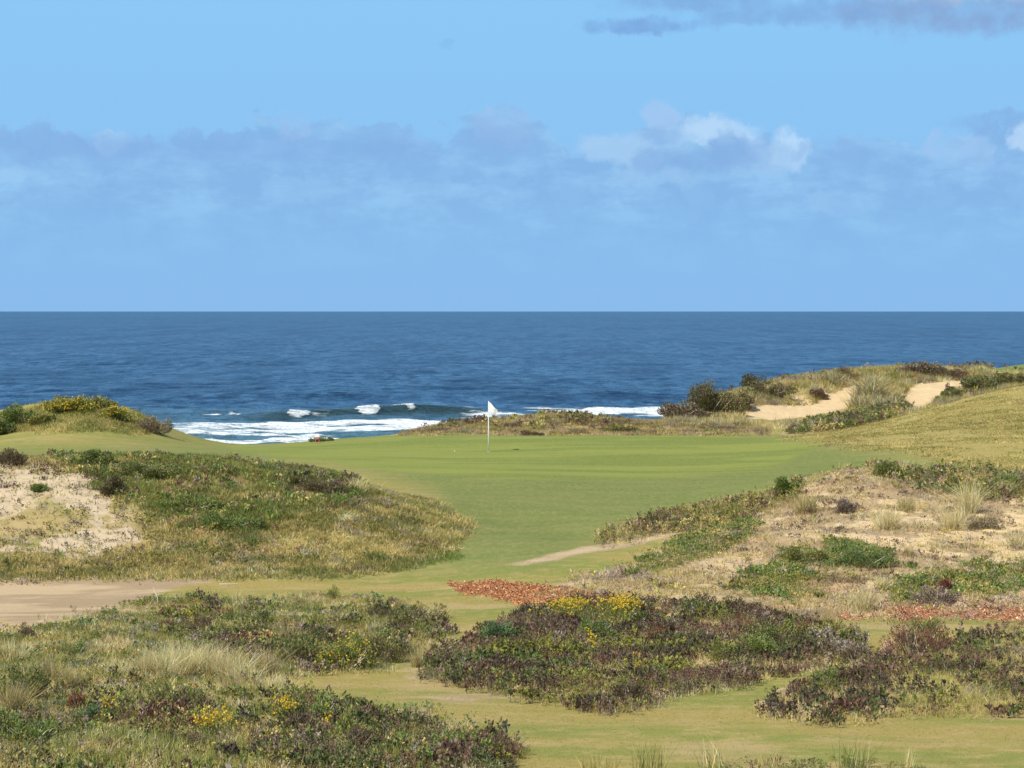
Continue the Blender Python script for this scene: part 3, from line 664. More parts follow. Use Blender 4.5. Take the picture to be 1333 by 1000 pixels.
P, px, py = scatter('fardune', 5, extra=lambda x, y, px, py: nb_(x, y, px, py) * pat(x, y, 3, 31, -.05, .25) * (1 - sstep(py, 520, 535)))
shrub_mat('heath_clumps', P, (.15, .45), (.09, .18), 22, [PURP, DGRN, BRN, OLIVE, GREYT], [4, 4, 4, 3, 2], 'dark heath clumps speckling the far dune above the bunkers', spread=.18)
rough_grass('mound_grass', 'midmound', 90, (.08, .22), (.02, .045), [STRAW2, BRN, OLIVE, PINK, GREYT, GRN], [4, 4, 2, 4, 2, 1], .7, lambda x, y, px, py: np.clip(1 - sstep(py, 556, 566), .2, 1) * pat(x, y, 2, 71, -.6, .1), 'brown and olive rough grass on the low mounds behind the green', nb=4, rad=.12)
P, px, py = scatter('midmound', 4, extra=lambda x, y, px, py: pat(x, y, 3, 33, -.1, .2) * (1 - sstep(py, 552, 562)) * (px < 820))
shrub_mat('heath_clumps', P, (.12, .3), (.09, .16), 18, [PURP, BRN, OLIVE, DGRN, STRAW2], [3, 4, 3, 2, 2], 'brownish heath clumps on the low mounds behind the green', spread=.16)
rough_grass('hillock_grass', 'farleft', 150, (.06, .22), (.02, .04), [GOLD, STRAW2, OLIVE, GRN, STRAW], [4, 3, 4, 2, 2], .7, lambda x, y, px, py: np.clip(1 - sstep(py, 545, 575), .15, 1), 'tufted grass on the far left hillock by the sea', nb=3, rad=.1)

# ---- right dune, middle distance
rough_grass('dune_grass', 'rightdune', 200, (.04, .13), (.012, .028), [STRAW, STRAW2, GREYT, PINK, BRN, GOLD, PALE], [4, 4, 3, 5, 3, 1.5, 2], 1.1, lambda x, y, px, py: pat(x, y, 1.0, 18, -.55, .2) * (1 - .6 * np.maximum(inpoly(px, py, REG['rightsand'][0], 12), 0)), 'dead straw coloured grass over the sandy dune on the right', nb=3, rad=.07)
P, px, py = scatter('rightdune', 9, extra=lambda x, y, px, py: pat(x, y, .8, 28, -.15, .25))
shrub_mat('heath_clumps', P, (.05, .16), (.03, .07), 16, [GREYT, BRN, PURP, STRAW2, OLIVE], [4, 4, 2, 3, 2], 'low dead grey and brown heath dotted over the right dune', spread=.10)
P, px, py = scatter(['green1', 'green2', 'green3', 'green4'], 230, extra=lambda x, y, px, py: pat(x, y, .5, 19, -.5, 0))
shrub_mat('creeping_shrub', P, (.02, .10), (.035, .07), 8, [GRN, OLIVE, BRI, DGRN, STRAW2, GOLD], [5, 5, 4, 1, 2, 2], 'green creeping mats on the front of the right dune', spread=.06)
P, px, py = scatter('rowedge', 60, lift=.12)
shrub_mat('heath_row', P, (.12, .3), (.035, .07), 15, [PURP, OLIVE, BRN, GOLD, DGRN, STRAW2], [3, 4, 3, 4, 2, 4], 'row of purple and olive heath sprigs between fairway and sandy track', spread=.05)
P, px, py = scatter('crest', 45, lift=.2, extra=lambda x, y, px, py: pat(x, y, .7, 29, -.4, .1))
shrub_mat('heath_row', P, (.12, .36), (.04, .09), 16, [DGRN, OLIVE, GRN, PURP, GREYT, STRAW2], [4, 4, 3, 2, 2, 2], 'dark green heath along the crest of the right dune', spread=.08)
P, px, py = scatter('hedge', 26, lift=.2)
shrub_mat('heath_row', P, (.2, .45), (.06, .12), 26, [DGRN, OLIVE, PURP, STRAW2, GREYT], [5, 3, 2, 2, 1], 'long dark hedge-like heath in the hollow between hill and bunkers', spread=.16)

# ---- foreground
lw = lambda a, b_: (lambda x, y, px, py: a(x, y, px, py) * b_(x, y, px, py))
rough_grass('rough_grass', 'foreleft', 600, (.03, .16), (.006, .016), [OLIVE, STRAW2, GRN, STRAW, GREYT, BRI, PALE], [5, 4, 3, 5, 2, 3, 4], .9, None, 'mixed green and straw grass of the left foreground', nb=3, rad=.05, psc=.6)
darkL = lambda x, y, px, py: np.maximum.reduce([inpoly(px, py, [(210,800),(280,785),(340,800),(420,815),(520,790),(600,800),(590,830),(520,860),(430,870),(340,860),(260,835)], 16),
     inpoly(px, py, [(330,905),(420,905),(560,930),(675,970),(660,1005),(350,1005),(330,960)], 14), .4 * inpoly(px, py, [(0,905),(330,895),(330,1005),(0,1005)], 30)])
P, px, py = scatter('foreleft', 190, lift=.12, extra=lw(darkL, lambda x, y, px, py: pat(x, y, .7, 41, -.2, .15)))
shrub_mat('heath_shrubs', P, (.09, .22), (.028, .055), 14, [PURP, DGRN, OLIVE, BRN, GREYT, GRN, STRAW2, DARK], [2.5, 4, 6, 2, 2, 4, 2, 2], 'dark leafy heath sprigs of the left foreground', spread=.035)
P, px, py = scatter('foreleft', 130, extra=lambda x, y, px, py: pat(x, y, .7, 43, -.15, .2) * (1 - .7 * darkL(x, y, px, py)))
shrub_mat('creeping_shrub', P, (.04, .12), (.02, .045), 12, [GRN, OLIVE, TEAL, GREYT, STRAW2], [5, 5, 2, 3, 3], 'low green creeping plants among the left foreground grass', spread=.04)
P, px, py = scatter('centre', 170, lift=.10, extra=lambda x, y, px, py: pat(x, y, .35, 45, -.55, -.05))
shrub_mat('heath_shrubs', P, (.08, .20), (.03, .055), 14, [PURP, DGRN, OLIVE, BRN, GREYT, DARK, GRN], [6, 4, 5, 4, 2, 5, 1.3], 'dense dark purple and olive heath mound in the centre foreground', spread=.035)
P, px, py = scatter('right', 105, lift=.12, extra=lambda x, y, px, py: np.clip(pat(x, y, .45, 47, -.35, .15) * np.where(px > 1150, .5, 1.0), 0, 1))
shrub_mat('heath_shrubs', P, (.09, .2), (.03, .055), 15, [PURP, DGRN, BRN, OLIVE, DARK], [6, 4, 2, 3, 4], 'dark purple heath sprigs standing in thin grass at the right foreground', spread=.035)
rough_grass('rough_grass', ['centre', 'right'], 210, (.04, .17), (.007, .014), [STRAW, STRAW2, OLIVE, GREYT, PALE], [3, 4, 4, 2, 2], .8, None, 'straw and olive grass showing between the heath of centre and right foreground', nb=3, rad=.05)
P, px, py = scatter('bottom', 90, lift=.06, extra=lambda x, y, px, py: pat(x, y, .4, 49, -.6, -.1))
shrub_mat('creeping_shrub', P, (.02, .07), (.015, .03), 12, [GRN, OLIVE, PURP, BRI, BRN], [5, 5, 3, 2, 2], 'low green plants at the bottom edge of the foreground turf', spread=.035)
# fine turf blades on the mown foreground so it does not read as a flat sheet
mown = lambda x, y, px, py: (1 - reg('foreleft', x, y, px, py)) * (1 - reg('centre', x, y, px, py)) * (1 - .9 * reg('leftpath', x, y, px, py)) * (1 - reg('chips', x, y, px, py)) * (1 - .7 * reg('foretan', x, y, px, py))
P_ = None
REG['turf'] = ([(-400,1400),(-400,740),(1700,740),(1700,1400)], 19, 52, 5, 1, 5)
rough_grass('turf_grass', 'turf', 420, (.008, .03), (.006, .014), [GOLD, (.27, .23, .09), OLIVE, STRAW2, BRI], [6, 5, 4, 3, 2], 1.3, mown, 'short mown turf running between the heath patches', cat='turf', nb=2, rad=.05)

rough_grass('turf_grass', ['fairway', 'green'], 60, (.006, .018), (.02, .04), [(.19, .23, .055), (.23, .24, .07), (.16, .20, .05), (.28, .25, .09)], [4, 3, 3, 1], 1.6, lambda x, y, px, py: (1 - inpoly(px, py, REG['leftdune'][0], 5)) * (y < 112), 'short turf blades over the fairway and the approach', cat='turf', nb=1, rad=.02, psc=1.5)
REG['lush'] = ([(500,737),(545,722),(590,716),(600,722),(560,732),(520,740)], 48, 62, 4, .5, 6)  # shadow strip beside the dune, put into the colour of lush grass
rough_grass('shade_strip_grass', 'lush', 700, (.03, .09), (.008, .02), [BRI, GRN], [2, 3], .6, None, 'strip of lush grass coloured dark as shade at the right foot of the left dune', nb=3, rad=.04)
# ---- wood chips: two patches of small flat chips
for (rn, dn, lab, cc) in [('chips', 1500, 'patch of orange red bark chips on the turf before the centre heath', [(.42, .15, .055), (.30, .10, .04), (.50, .21, .085), (.20, .07, .04), (.52, .34, .20)]),
                          ('chips2', 1100, 'thin reddish bark chips along the foot of the right dune', [(.38, .12, .065), (.28, .085, .05), (.50, .36, .24), (.45, .22, .13)])]:
    P, px, py = scatter(rn, dn); P[:, 2] += rng.uniform(.0, .02, len(P))
    n_ = len(P); m_ = MB(); r = leaves(P, rng.uniform(.03, .09, n_), tints(cc, n_, .3), 0, 2.8, flat=.3); m_.add(r)
    tag(m_.build('bark_chips', MAT_CHIP), lab, 'bark chips', kind='stuff')

# ------------------------------------------------------------------ single plants
def bush(name, px, py, y0, y1, wpx, hpx, cols, wts, label, cat='bush', leaf=None, n=None, flowers=0, fcol=YEL, group=None, sprig=False, lumps=5, depth=.8, sink=.1, stiff=.8):
    g = px_to_ground(px, py, y0, y1); s = g[1] / F; W = wpx * s / 2; Hh = hpx * s * (1 + sink); g[2] -= hpx * s * sink
    root = bpy.data.objects.new(name, None); C.objects.link(root); root.location = g; root.empty_display_size = .2
    tag(root, label, cat, group)
    leaf = leaf or max(.02, 2.2 * s); n = n or int(1500 + 110 * (wpx * hpx) ** .5)
    # lumpy dome: several overlapping lobes
    lob = [(xx * W, rng.uniform(-.6, .6) * W * depth, rng.uniform(.25, .8) * Hh * (1 - .55 * xx * xx), rng.uniform(.22, .45) * W, rng.uniform(.25, .5) * Hh) for xx in rng.uniform(-.85, .85, lumps + 4)]
    lob.append((rng.uniform(-.25, .25) * W, 0, .45 * Hh, .5 * W, .5 * Hh)); lob.append((rng.uniform(-.2, .2) * W, 0, .35 * Hh, .95 * W, .38 * Hh))
    k = rng.integers(0, len(lob), n); L_ = np.array(lob)[k]
    d = rng.normal(0, 1, (n, 3)); d /= np.linalg.norm(d, axis=1)[:, None]; r = rng.uniform(.25, 1.0, n) ** .45
    Q = np.stack([L_[:, 0] + d[:, 0] * r * L_[:, 3], L_[:, 1] + d[:, 1] * r * L_[:, 3] * depth, L_[:, 2] + d[:, 2] * r * L_[:, 4]], 1)
    Q = Q + fbm(Q[:, 0] * 5 / W + 7, Q[:, 2] * 5 / Hh, 3, 3)[:, None] * .12 * W * d
    Q = Q[Q[:, 2] > 0.0]; n = len(Q)
    col = tints(cols, n, .15, wts) * (1 + .35 * fbm(Q[:, 0] * 3 / W, Q[:, 2] * 3 / Hh + Q[:, 1] * 2 / W, 3, 5))[:, None]
    dd = Q - np.array([0, 0, Hh * .3]); dd /= np.linalg.norm(dd, axis=1)[:, None] + 1e-6
    m_ = MB().add(leaves(Q, rng.uniform(.7, 1.4, n) * leaf, np.clip(col, .01, .9), .3, 1.8 if not sprig else 3.0, dd * 1.2))
    m_.build('foliage', MAT_LEAF, root)
    ns = 14; A_ = rng.normal(0, .12, (ns, 3)) * W; A_[:, 2] = -.02
    B_ = np.stack([rng.uniform(-.75, .75, ns) * W, rng.uniform(-.6, .6, ns) * W * depth, rng.uniform(.4, stiff, ns) * Hh], 1)
    MB().add(tubes(A_, B_, np.full(ns, max(.008, .03 * W)), np.full(ns, .005), tints([BRN, GREYT], ns))).build('stems', MAT_STEM, root)
    if flowers:
        kk = rng.choice(n, min(flowers, n), replace=False); kk = kk[Q[kk, 2] > .25 * Hh]
        kk = kk[fbm(Q[kk, 0] * 2.5 / W, Q[kk, 2] * 2.5 / Hh, 2, 15) > -.25]
        Qf = Q[kk] + dd[kk] * leaf * .9
        MB().add(leaves(np.repeat(Qf, 3, 0), rng.uniform(.5, .9, len(kk) * 3) * leaf, tints([fcol, (.80, .50, .02), (.85, .62, .06)], len(kk) * 3, .1), .3, 1.2)).build('flowers', MAT_FLOWER, root)
    return root
# far left hillock
bush('gorse_bush', 92, 536, 105, 118, 58, 21, [GRN, OLIVE, DGRN], [3, 3, 1], 'yellow flowering gorse bush on top of the far left hillock', 'gorse', flowers=900)
bush('gorse_bush', 153, 546, 105, 118, 44, 15, [OLIVE, GRN, STRAW2], [3, 3, 1], 'smaller yellow gorse bush on the right shoulder of the far left hillock', 'gorse', flowers=420)
bush('green_bush', 128, 531, 105, 118, 50, 14, [OLIVE, GRN, BRN], [3, 2, 1], 'brownish green scrub joining the two gorse bushes on the hillock', 'bush', flowers=60)
bush('green_bush', 28, 553, 100, 116, 48, 24, [GRN, DGRN, BRI], [4, 2, 1], 'rounded green bush left of the gorse on the far left hillock', 'bush')
bush('green_bush', 55, 552, 100, 116, 36, 12, [OLIVE, GRN, STRAW2], [4, 2, 1], 'low olive bush at the foot of the far left hillock', 'bush')
bush('green_bush', 2, 566, 100, 114, 34, 20, [DGRN, GRN, OLIVE], [4, 2, 1], 'dark green bush cut by the left edge of the picture', 'bush')
bush('twiggy_bush', 198, 563, 104, 118, 46, 20, [GREYT, BRN, PURP, OLIVE], [3, 3, 2, 2], 'grey brown twiggy bush at the seaward end of the far left hillock', 'bush', sprig=True)
# left dune
bush('green_bush', 120, 608, 52, 66, 60, 20, [GRN, OLIVE, DGRN], [4, 3, 2], 'green scrub clump on the top edge of the left dune sand', 'bush')
bush('dark_bush', 152, 645, 52, 64, 34, 24, [DGRN, PURP, BRN], [4, 3, 2], 'dark leafy clump drawn as the shaded hollow on the left dune sand', 'bush')  # dark foliage stands in for the shadow inside the sand hollow
bush('green_bush', 300, 686, 50, 62, 86, 16, [GRN, BRI, DGRN], [4, 2, 2], 'bright green clump halfway down the left dune', 'bush')
bush('green_bush', 250, 660, 50, 62, 80, 14, [GRN, OLIVE, BRI], [4, 2, 2], 'green clump above the brightest clump on the left dune', 'bush')
bush('green_bush', 185, 618, 50, 64, 100, 15, [GRN, OLIVE, DGRN, GREYT], [4, 3, 2, 1], 'wide green and grey clump along the left dune crest', 'bush')
bush('dark_bush', 420, 642, 52, 66, 64, 18, [PURP, DGRN, BRN], [4, 4, 2], 'dark purple bush near the right end of the left dune crest', 'bush', sprig=True)
bush('dark_bush', 375, 632, 52, 66, 50, 12, [PURP, DGRN, OLIVE], [3, 4, 2], 'dark olive bush beside the purple bush on the left dune crest', 'bush', sprig=True)
bush('dark_bush', 15, 606, 52, 66, 40, 20, [PURP, BRN, DGRN], [4, 3, 3], 'small dark bush at the left edge on the dune top', 'bush', sprig=True)
bush('green_bush', 55, 640, 52, 62, 26, 8, [GRN, BRI], [3, 1], 'tiny green cushion alone on the left sand face', 'bush')
# far dune and skyline
bush('headland_bush', 925, 542, 135, 156, 94, 41, [OLIVE, BRN, DGRN, PURP, DARK], [4, 3, 4, 3, 2], 'large rounded brown green bush at the seaward end of the far dune', 'bush', leaf=.11, n=11000, lumps=12, stiff=.7)
bush('headland_bush', 892, 546, 132, 152, 66, 22, [PURP, DGRN, BRN, GREYT], [4, 3, 3, 2], 'low dark bush at the left foot of the large headland bush', 'bush', leaf=.12)
bush('headland_bush', 945, 530, 140, 156, 66, 22, [OLIVE, BRN, DGRN, PURP], [3, 3, 3, 3], 'brown bush joining the large headland bush to the dune ridge', 'bush', leaf=.12)
bush('dark_bush', 985, 507, 148, 166, 44, 19, [(.04, .05, .03), DGRN, PURP, BRN], [4, 4, 2, 1], 'round almost black bush standing on the skyline of the far dune', 'bush', leaf=.11, n=2600)
bush('dark_bush', 1005, 516, 140, 160, 66, 18, [PURP, DGRN, BRN, OLIVE], [4, 4, 2, 2], 'dark purple bush on the lip above the left bunker', 'bush', leaf=.1)
bush('dark_bush', 1065, 520, 140, 160, 26, 12, [PURP, BRN], [3, 2], 'small dark clump hanging into the left bunker', 'bush', leaf=.09)
bush('dark_bush', 1195, 488, 150, 170, 56, 17, [PURP, BRN, DGRN, GREYT], [4, 3, 2, 2], 'brown heath bush on the highest point of the far dune', 'bush', leaf=.1)
bush('dark_bush', 1235, 492, 150, 170, 56, 12, [PURP, BRN, DGRN], [4, 3, 2], 'purple heath fringe along the lip of the right bunker', 'bush', leaf=.09)
bush('green_bush', 1207, 476, 150, 175, 14, 8, [GRN, BRI], [3, 1], 'small bright green bush on the far dune skyline', 'bush')
bush('dark_bush', 1105, 496, 150, 168, 36, 14, [BRN, OLIVE, PURP], [3, 3, 2], 'brown bush near the middle of the far dune skyline', 'bush', leaf=.1)
bush('dark_bush', 1275, 507, 125, 165, 44, 20, [DGRN, OLIVE, GREYT], [5, 2, 1], 'round dark green bush right of the right bunker', 'bush', leaf=.1)
bush('dark_bush', 1246, 517, 125, 165, 36, 10, [DGRN, OLIVE, GREYT], [5, 3, 1], 'low dark green bush sloping down from the round one by the right bunker', 'bush', leaf=.1)
bush('dark_bush', 1316, 502, 125, 160, 46, 16, [DGRN, OLIVE, PURP], [5, 2, 2], 'dark green bush at the right edge above the golden hillside', 'bush', leaf=.1)
bush('dark_bush', 810, 563, 118, 140, 46, 9, [DGRN, OLIVE, BRN], [4, 3, 2], 'low dark bush in the gap behind the green', 'bush', leaf=.08)
bush('dark_bush', 690, 568, 114, 130, 30, 6, [PURP, BRN, DGRN], [4, 3, 2], 'small dark patch of heath at the back edge of the green', 'bush', leaf=.07)
bush('dark_bush', 417, 575, 108.5, 113, 30, 5, [DGRN, OLIVE, BRN], [4, 3, 2], 'tiny dark bush on the green horizon before the surf', 'bush', leaf=.06)
# right dune
bush('conifer_bush', 1022, 648, 62, 74, 34, 26, [BRI, GRN, OLIVE], [4, 3, 1], 'small upright bright green bush on the left shoulder of the right dune', 'bush', leaf=.08, sprig=True)
bush('green_bush', 1120, 738, 46, 60, 84, 20, [GRN, DGRN, TEAL], [4, 3, 1], 'dark green spreading bush in the middle of the right dune', 'bush')
bush('green_bush', 1050, 732, 46, 60, 60, 18, [OLIVE, GRN, BRN], [4, 3, 1], 'olive green bush left of the dark green one on the right dune', 'bush')
bush('gorse_bush', 1240, 642, 60, 74, 22, 20, [GRN, OLIVE, BRN], [3, 3, 1], 'small gorse with a few yellow flowers by the pale tussock on the right dune', 'gorse', flowers=90)
bush('green_bush', 1312, 640, 58, 72, 50, 18, [GRN, BRI, DGRN], [4, 1, 2], 'fresh green bush at the right edge on the right dune crest', 'bush')
bush('green_bush', 1160, 622, 60, 76, 50, 18, [DGRN, OLIVE, GRN], [4, 3, 2], 'dark green bush left of the pale tuft on the right dune crest', 'bush', sprig=True)
bush('green_bush', 1200, 626, 60, 76, 40, 16, [DGRN, OLIVE, GREYT], [4, 3, 1], 'dark green bush right of the pale tuft on the right dune crest', 'bush', sprig=True)
bush('grey_bush', 1275, 690, 52, 66, 50, 20, [GREYT, BRN, STRAW2], [4, 2, 2], 'grey dead bush right of the big pale tussock', 'bush', sprig=True)
bush('grey_bush', 1105, 668, 56, 70, 46, 16, [GREYT, BRN, PURP], [4, 2, 1], 'grey brown dead clump at the middle of the right dune', 'bush', sprig=True)
bush('grey_bush', 1215, 785, 42, 54, 60, 20, [GREYT, PURP, BRN], [4, 2, 2], 'grey purple twiggy clump above the right bark chips', 'bush', sprig=True)
bush('red_bush', 1229, 772, 42, 56, 20, 16, [RED, BRN, PURP], [4, 2, 2], 'small dark red sprig clump on the foot of the right dune', 'bush', sprig=True)
# foreground
bush('red_bush', 1190, 856, 31, 42, 84, 58, [(.26, .06, .055), PURP, DGRN, BRN], [6, 3, 1.5, 2], 'dark red leaved bush at the left of the right foreground heath', 'bush', leaf=.04, n=2600, sprig=True)
bush('gorse_bush', 448, 872, 30, 42, 90, 42, [GRN, DGRN, OLIVE], [4, 2, 2], 'yellow flowering bush in the left foreground heath beside the track', 'gorse', leaf=.035, n=3000, flowers=380)
bush('green_bush', 500, 862, 30, 42, 60, 34, [DGRN, OLIVE, PURP], [4, 3, 2], 'dark green bush right of the yellow flowering one', 'bush', leaf=.035, n=2200)
bush('green_bush', 390, 862, 30, 42, 60, 32, [DGRN, OLIVE, BRN], [4, 3, 2], 'dark green bush left of the yellow flowering one', 'bush', leaf=.035, n=2000)
bush('green_bush', 545, 820, 36, 46, 80, 30, [OLIVE, DGRN, PURP, GREYT], [4, 3, 2, 1], 'olive bush at the far right corner of the left foreground heath', 'bush', leaf=.04, n=2400)
bush('green_bush', 648, 832, 34, 46, 46, 22, [TEAL, GRN], [4, 2], 'bluish green cushion at the left shoulder of the centre heath', 'bush', leaf=.03, n=2200)
bush('green_bush', 980, 860, 32, 42, 80, 34, [BRI, GRN, OLIVE], [3, 4, 2], 'bright green bush at the right side of the centre heath', 'bush', leaf=.035, n=2400)
bush('green_bush', 1010, 840, 34, 44, 90, 34, [DGRN, OLIVE, GRN], [4, 3, 2], 'dark green bush behind the bright green one in the centre heath', 'bush', leaf=.035, n=2600)
bush('green_bush', 590, 985, 22, 30, 90, 34, [BRI, GRN, OLIVE], [3, 4, 2], 'bright green bush at the lower end of the left foreground heath', 'bush', leaf=.03, n=2600)
bush('green_bush', 455, 965, 24, 32, 50, 40, [OLIVE, GOLD, GRN], [4, 2, 2], 'yellow green upright bush in the lower left heath', 'bush', leaf=.035, n=1800, sprig=True)
bush('green_bush', 125, 940, 26, 32, 44, 20, [TEAL, GRN], [4, 2], 'bluish green cushion in the lower left foreground', 'bush', leaf=.025, n=1800)
bush('green_bush', 225, 920, 27, 34, 90, 30, [GRN, OLIVE, BRI], [4, 3, 1], 'green bush below the tall pale grass of the left foreground', 'bush', leaf=.035, n=2400, sprig=True)
bush('green_bush', 30, 905, 27, 34, 60, 44, [GRN, DGRN, OLIVE], [4, 3, 2], 'green bush at the left edge of the foreground', 'bush', leaf=.035, n=2400, sprig=True)
bush('green_bush', 15, 965, 22, 30, 80, 40, [GRN, TEAL, OLIVE], [4, 1, 2], 'soft green clump at the lower left corner', 'bush', leaf=.03, n=2400)
for (px, py, wpx, hpx, lab) in [(102, 922, 26, 20, 'red leaved sprig beside the bluish cushion in the lower left'), (142, 928, 24, 16, 'red leaved sprig right of the bluish cushion in the lower left'), (258, 948, 24, 14, 'small red sprig above the yellow flowers in the lower left'),
    (218, 818, 20, 10, 'red sprig at the upper left of the left foreground heath'), (290, 802, 24, 10, 'red sprig beside dead twigs in the left foreground heath'), (385, 828, 44, 24, 'dull red bush left of the yellow flowering bush'),
    (860, 838, 40, 22, 'dark red patch in the middle of the centre heath'), (965, 820, 40, 18, 'red brown sprigs at the upper right of the centre heath'), (1045, 832, 44, 24, 'dull red bush right of the dark green bush in the centre heath'), (955, 850, 22, 16, 'bright red sprig inside the centre heath'),
    (725, 798, 34, 20, 'purple red bush at the top left of the centre heath'), (862, 800, 26, 14, 'purple red bush at the top of the centre heath by the yellow flowers')]:
    bush('red_bush', px, py, 22, 46, wpx, hpx, [RED, (.16, .05, .04), BRN, OLIVE], [4, 4, 3, 2], lab, 'bush', leaf=.035, n=500, sprig=True)

# small separate bushes standing up out of the mats: five kinds, copied with their parts
protos = []
for (cc, ww, lab) in [([DGRN, OLIVE, GRN], [4, 3, 2], 'dark green'), ([PURP, BRN, DGRN], [4, 2, 2], 'purple'), ([OLIVE, GRN, GOLD], [4, 3, 1], 'olive'), ([DARK, PURP, DGRN], [3, 4, 3], 'dark'), ([BRI, GRN], [2, 3], 'green')]:
    protos.append((bush('heath_bush', 700 + 30 * len(protos), 870 - 4 * len(protos), 28, 42, 56, 24, cc, ww, '', 'bush', leaf=.045, n=900, sprig=True, lumps=4), lab))
spots = []
for rn, dn, cap, where in [('centre', .9, 34, 'the centre foreground heath'), ('foreleft', .7, 44, 'the left foreground heath'), ('right', .6, 20, 'the right foreground heath')]:
    P, px, py = scatter(rn, dn, extra=lambda x, y, px, py: ((px > 5) & (px < 1328) & (py < 995)) * np.where(px < 700, np.clip(.25 + darkL(x, y, px, py), 0, 1), 1.0))
    for i in rng.permutation(len(P))[:cap]: spots.append((P[i], where))
used_ = set(); SB = []
for i, (p, where) in enumerate(spots):
    o, lab = protos[[0, 1, 2, 3, 1, 3, 4][i % 7]]
    if lab not in used_: used_.add(lab); c_ = o
    else:
        c_ = o.copy(); C.objects.link(c_)
        for ch in list(o.children): d_ = ch.copy(); C.objects.link(d_); d_.parent = c_
    c_.location = (p[0], p[1], p[2] - .03); c_.rotation_euler[2] = rng.uniform(0, 6.28); k = rng.uniform(.55, 1.15); c_.scale = (k, k, k * rng.uniform(.7, 1.1))
    SB.append((c_, '%s bush' % lab, p))
    tag(c_, 'small %s heath bush, one of those standing among %s' % (lab, where), 'bush', 'small %s bushes in %s' % (lab, where))

# yellow flower patches (each a low plant with yellow heads)
def flowers(px, py, wpx, hpx, n, label, y0=20, y1=50, hh=(.12, .24)):
    n = int(n * 1.1)
    g = px_to_ground(px, py, y0, y1); s = g[1] / F
    root = bpy.data.objects.new('flowering_plant', None); C.objects.link(root); root.location = g; tag(root, label, 'flowering plant')
    dy = hpx * s * g[1] / 6.0
    x = g[0] + rng.normal(0, .34, n) * wpx * s; y = g[1] + rng.normal(0, .4, n) * dy
    P = np.stack([x, y, zat(x, y)], 1) - g; T = P + np.stack([rng.normal(0, .02, n), rng.normal(0, .02, n), rng.uniform(hh[0], hh[1], n) + .06], 1)
    MB().add(tubes(P, T, np.full(n, .003), np.full(n, .002), tints([GRN, OLIVE], n))).add(leaves(np.repeat(P, 5, 0) + (np.repeat(T - P, 5, 0)) * rng.uniform(.1, .9, (n * 5, 1)), np.full(n * 5, .035), tints([GRN, OLIVE, BRI], n * 5))).build('stems', MAT_LEAF, root)
    MB().add(leaves(np.repeat(T, 6, 0) + rng.normal(0, .01, (n * 6, 3)), rng.uniform(.019, .035, n * 6), tints([YEL, (.75, .42, .02), (.7, .55, .08), (.45, .38, .06)], n * 6, .15), .3, 1.2)).build('flower_heads', MAT_FLOWER, root)
for a in [(275, 962, 44, 14, 60, 'yellow flower patch low in the left foreground'), (368, 944, 30, 8, 36, 'yellow flowers right of the lower left flower patch'), (142, 942, 14, 6, 12, 'few yellow flowers by the bluish cushion'),
          (426, 962, 12, 8, 9, 'bright yellow tuft beside the upright yellow green bush'), (8, 835, 12, 6, 8, 'few yellow flowers at the left edge above the pale grass'), (248, 820, 8, 4, 5, 'single yellow flower head in the upper left heath'),
          (740, 800, 44, 10, 170, 'yellow flowers along the top left rim of the centre heath'), (808, 798, 40, 10, 190, 'denser yellow flowers along the top rim of the centre heath'), (770, 852, 8, 14, 22, 'lone yellow flower spike in the middle of the centre heath'),
          (690, 808, 24, 8, 12, 'sparse yellow flowers at the far left rim of the centre heath'), (828, 880, 20, 14, 9, 'few yellow flowers low in the centre heath'), (245, 918, 14, 6, 6, 'few yellow flowers below the tall pale grass')]:
    flowers(*a)

# marram tussocks
TL = []; LATER = []
def tussock(px, py, wpx, hpx, label, cols=(PALE, STRAW, STRAW2, GOLD), y0=20, y1=76, n=None, group=None, lean=.45, wid=None, name='marram_tussock'):
    g = px_to_ground(px, py, y0, y1); s = g[1] / F; n = n or int(90 + wpx * 5)
    a = rng.uniform(0, 2 * np.pi, n); r = np.sqrt(rng.uniform(0, 1, n)) * wpx * s * .28
    x = g[0] + np.cos(a) * r; y = g[1] + np.sin(a) * r
    P = np.stack([x, y, zat(x, y) - .02], 1)
    hgt = rng.uniform(.55, 1.1, n) * hpx * s; wd = np.full(n, wid or max(.007, .6 * s)) * rng.uniform(.6, 1.4, n)
    o = MB().add(blades(P, hgt, wd, lean, tints(list(cols), n, .22), 2, .9)).build(name, MAT_GRASS, None, tuple(g))
    TL.append(o)
    return tag(o, label, 'grass tussock', group)
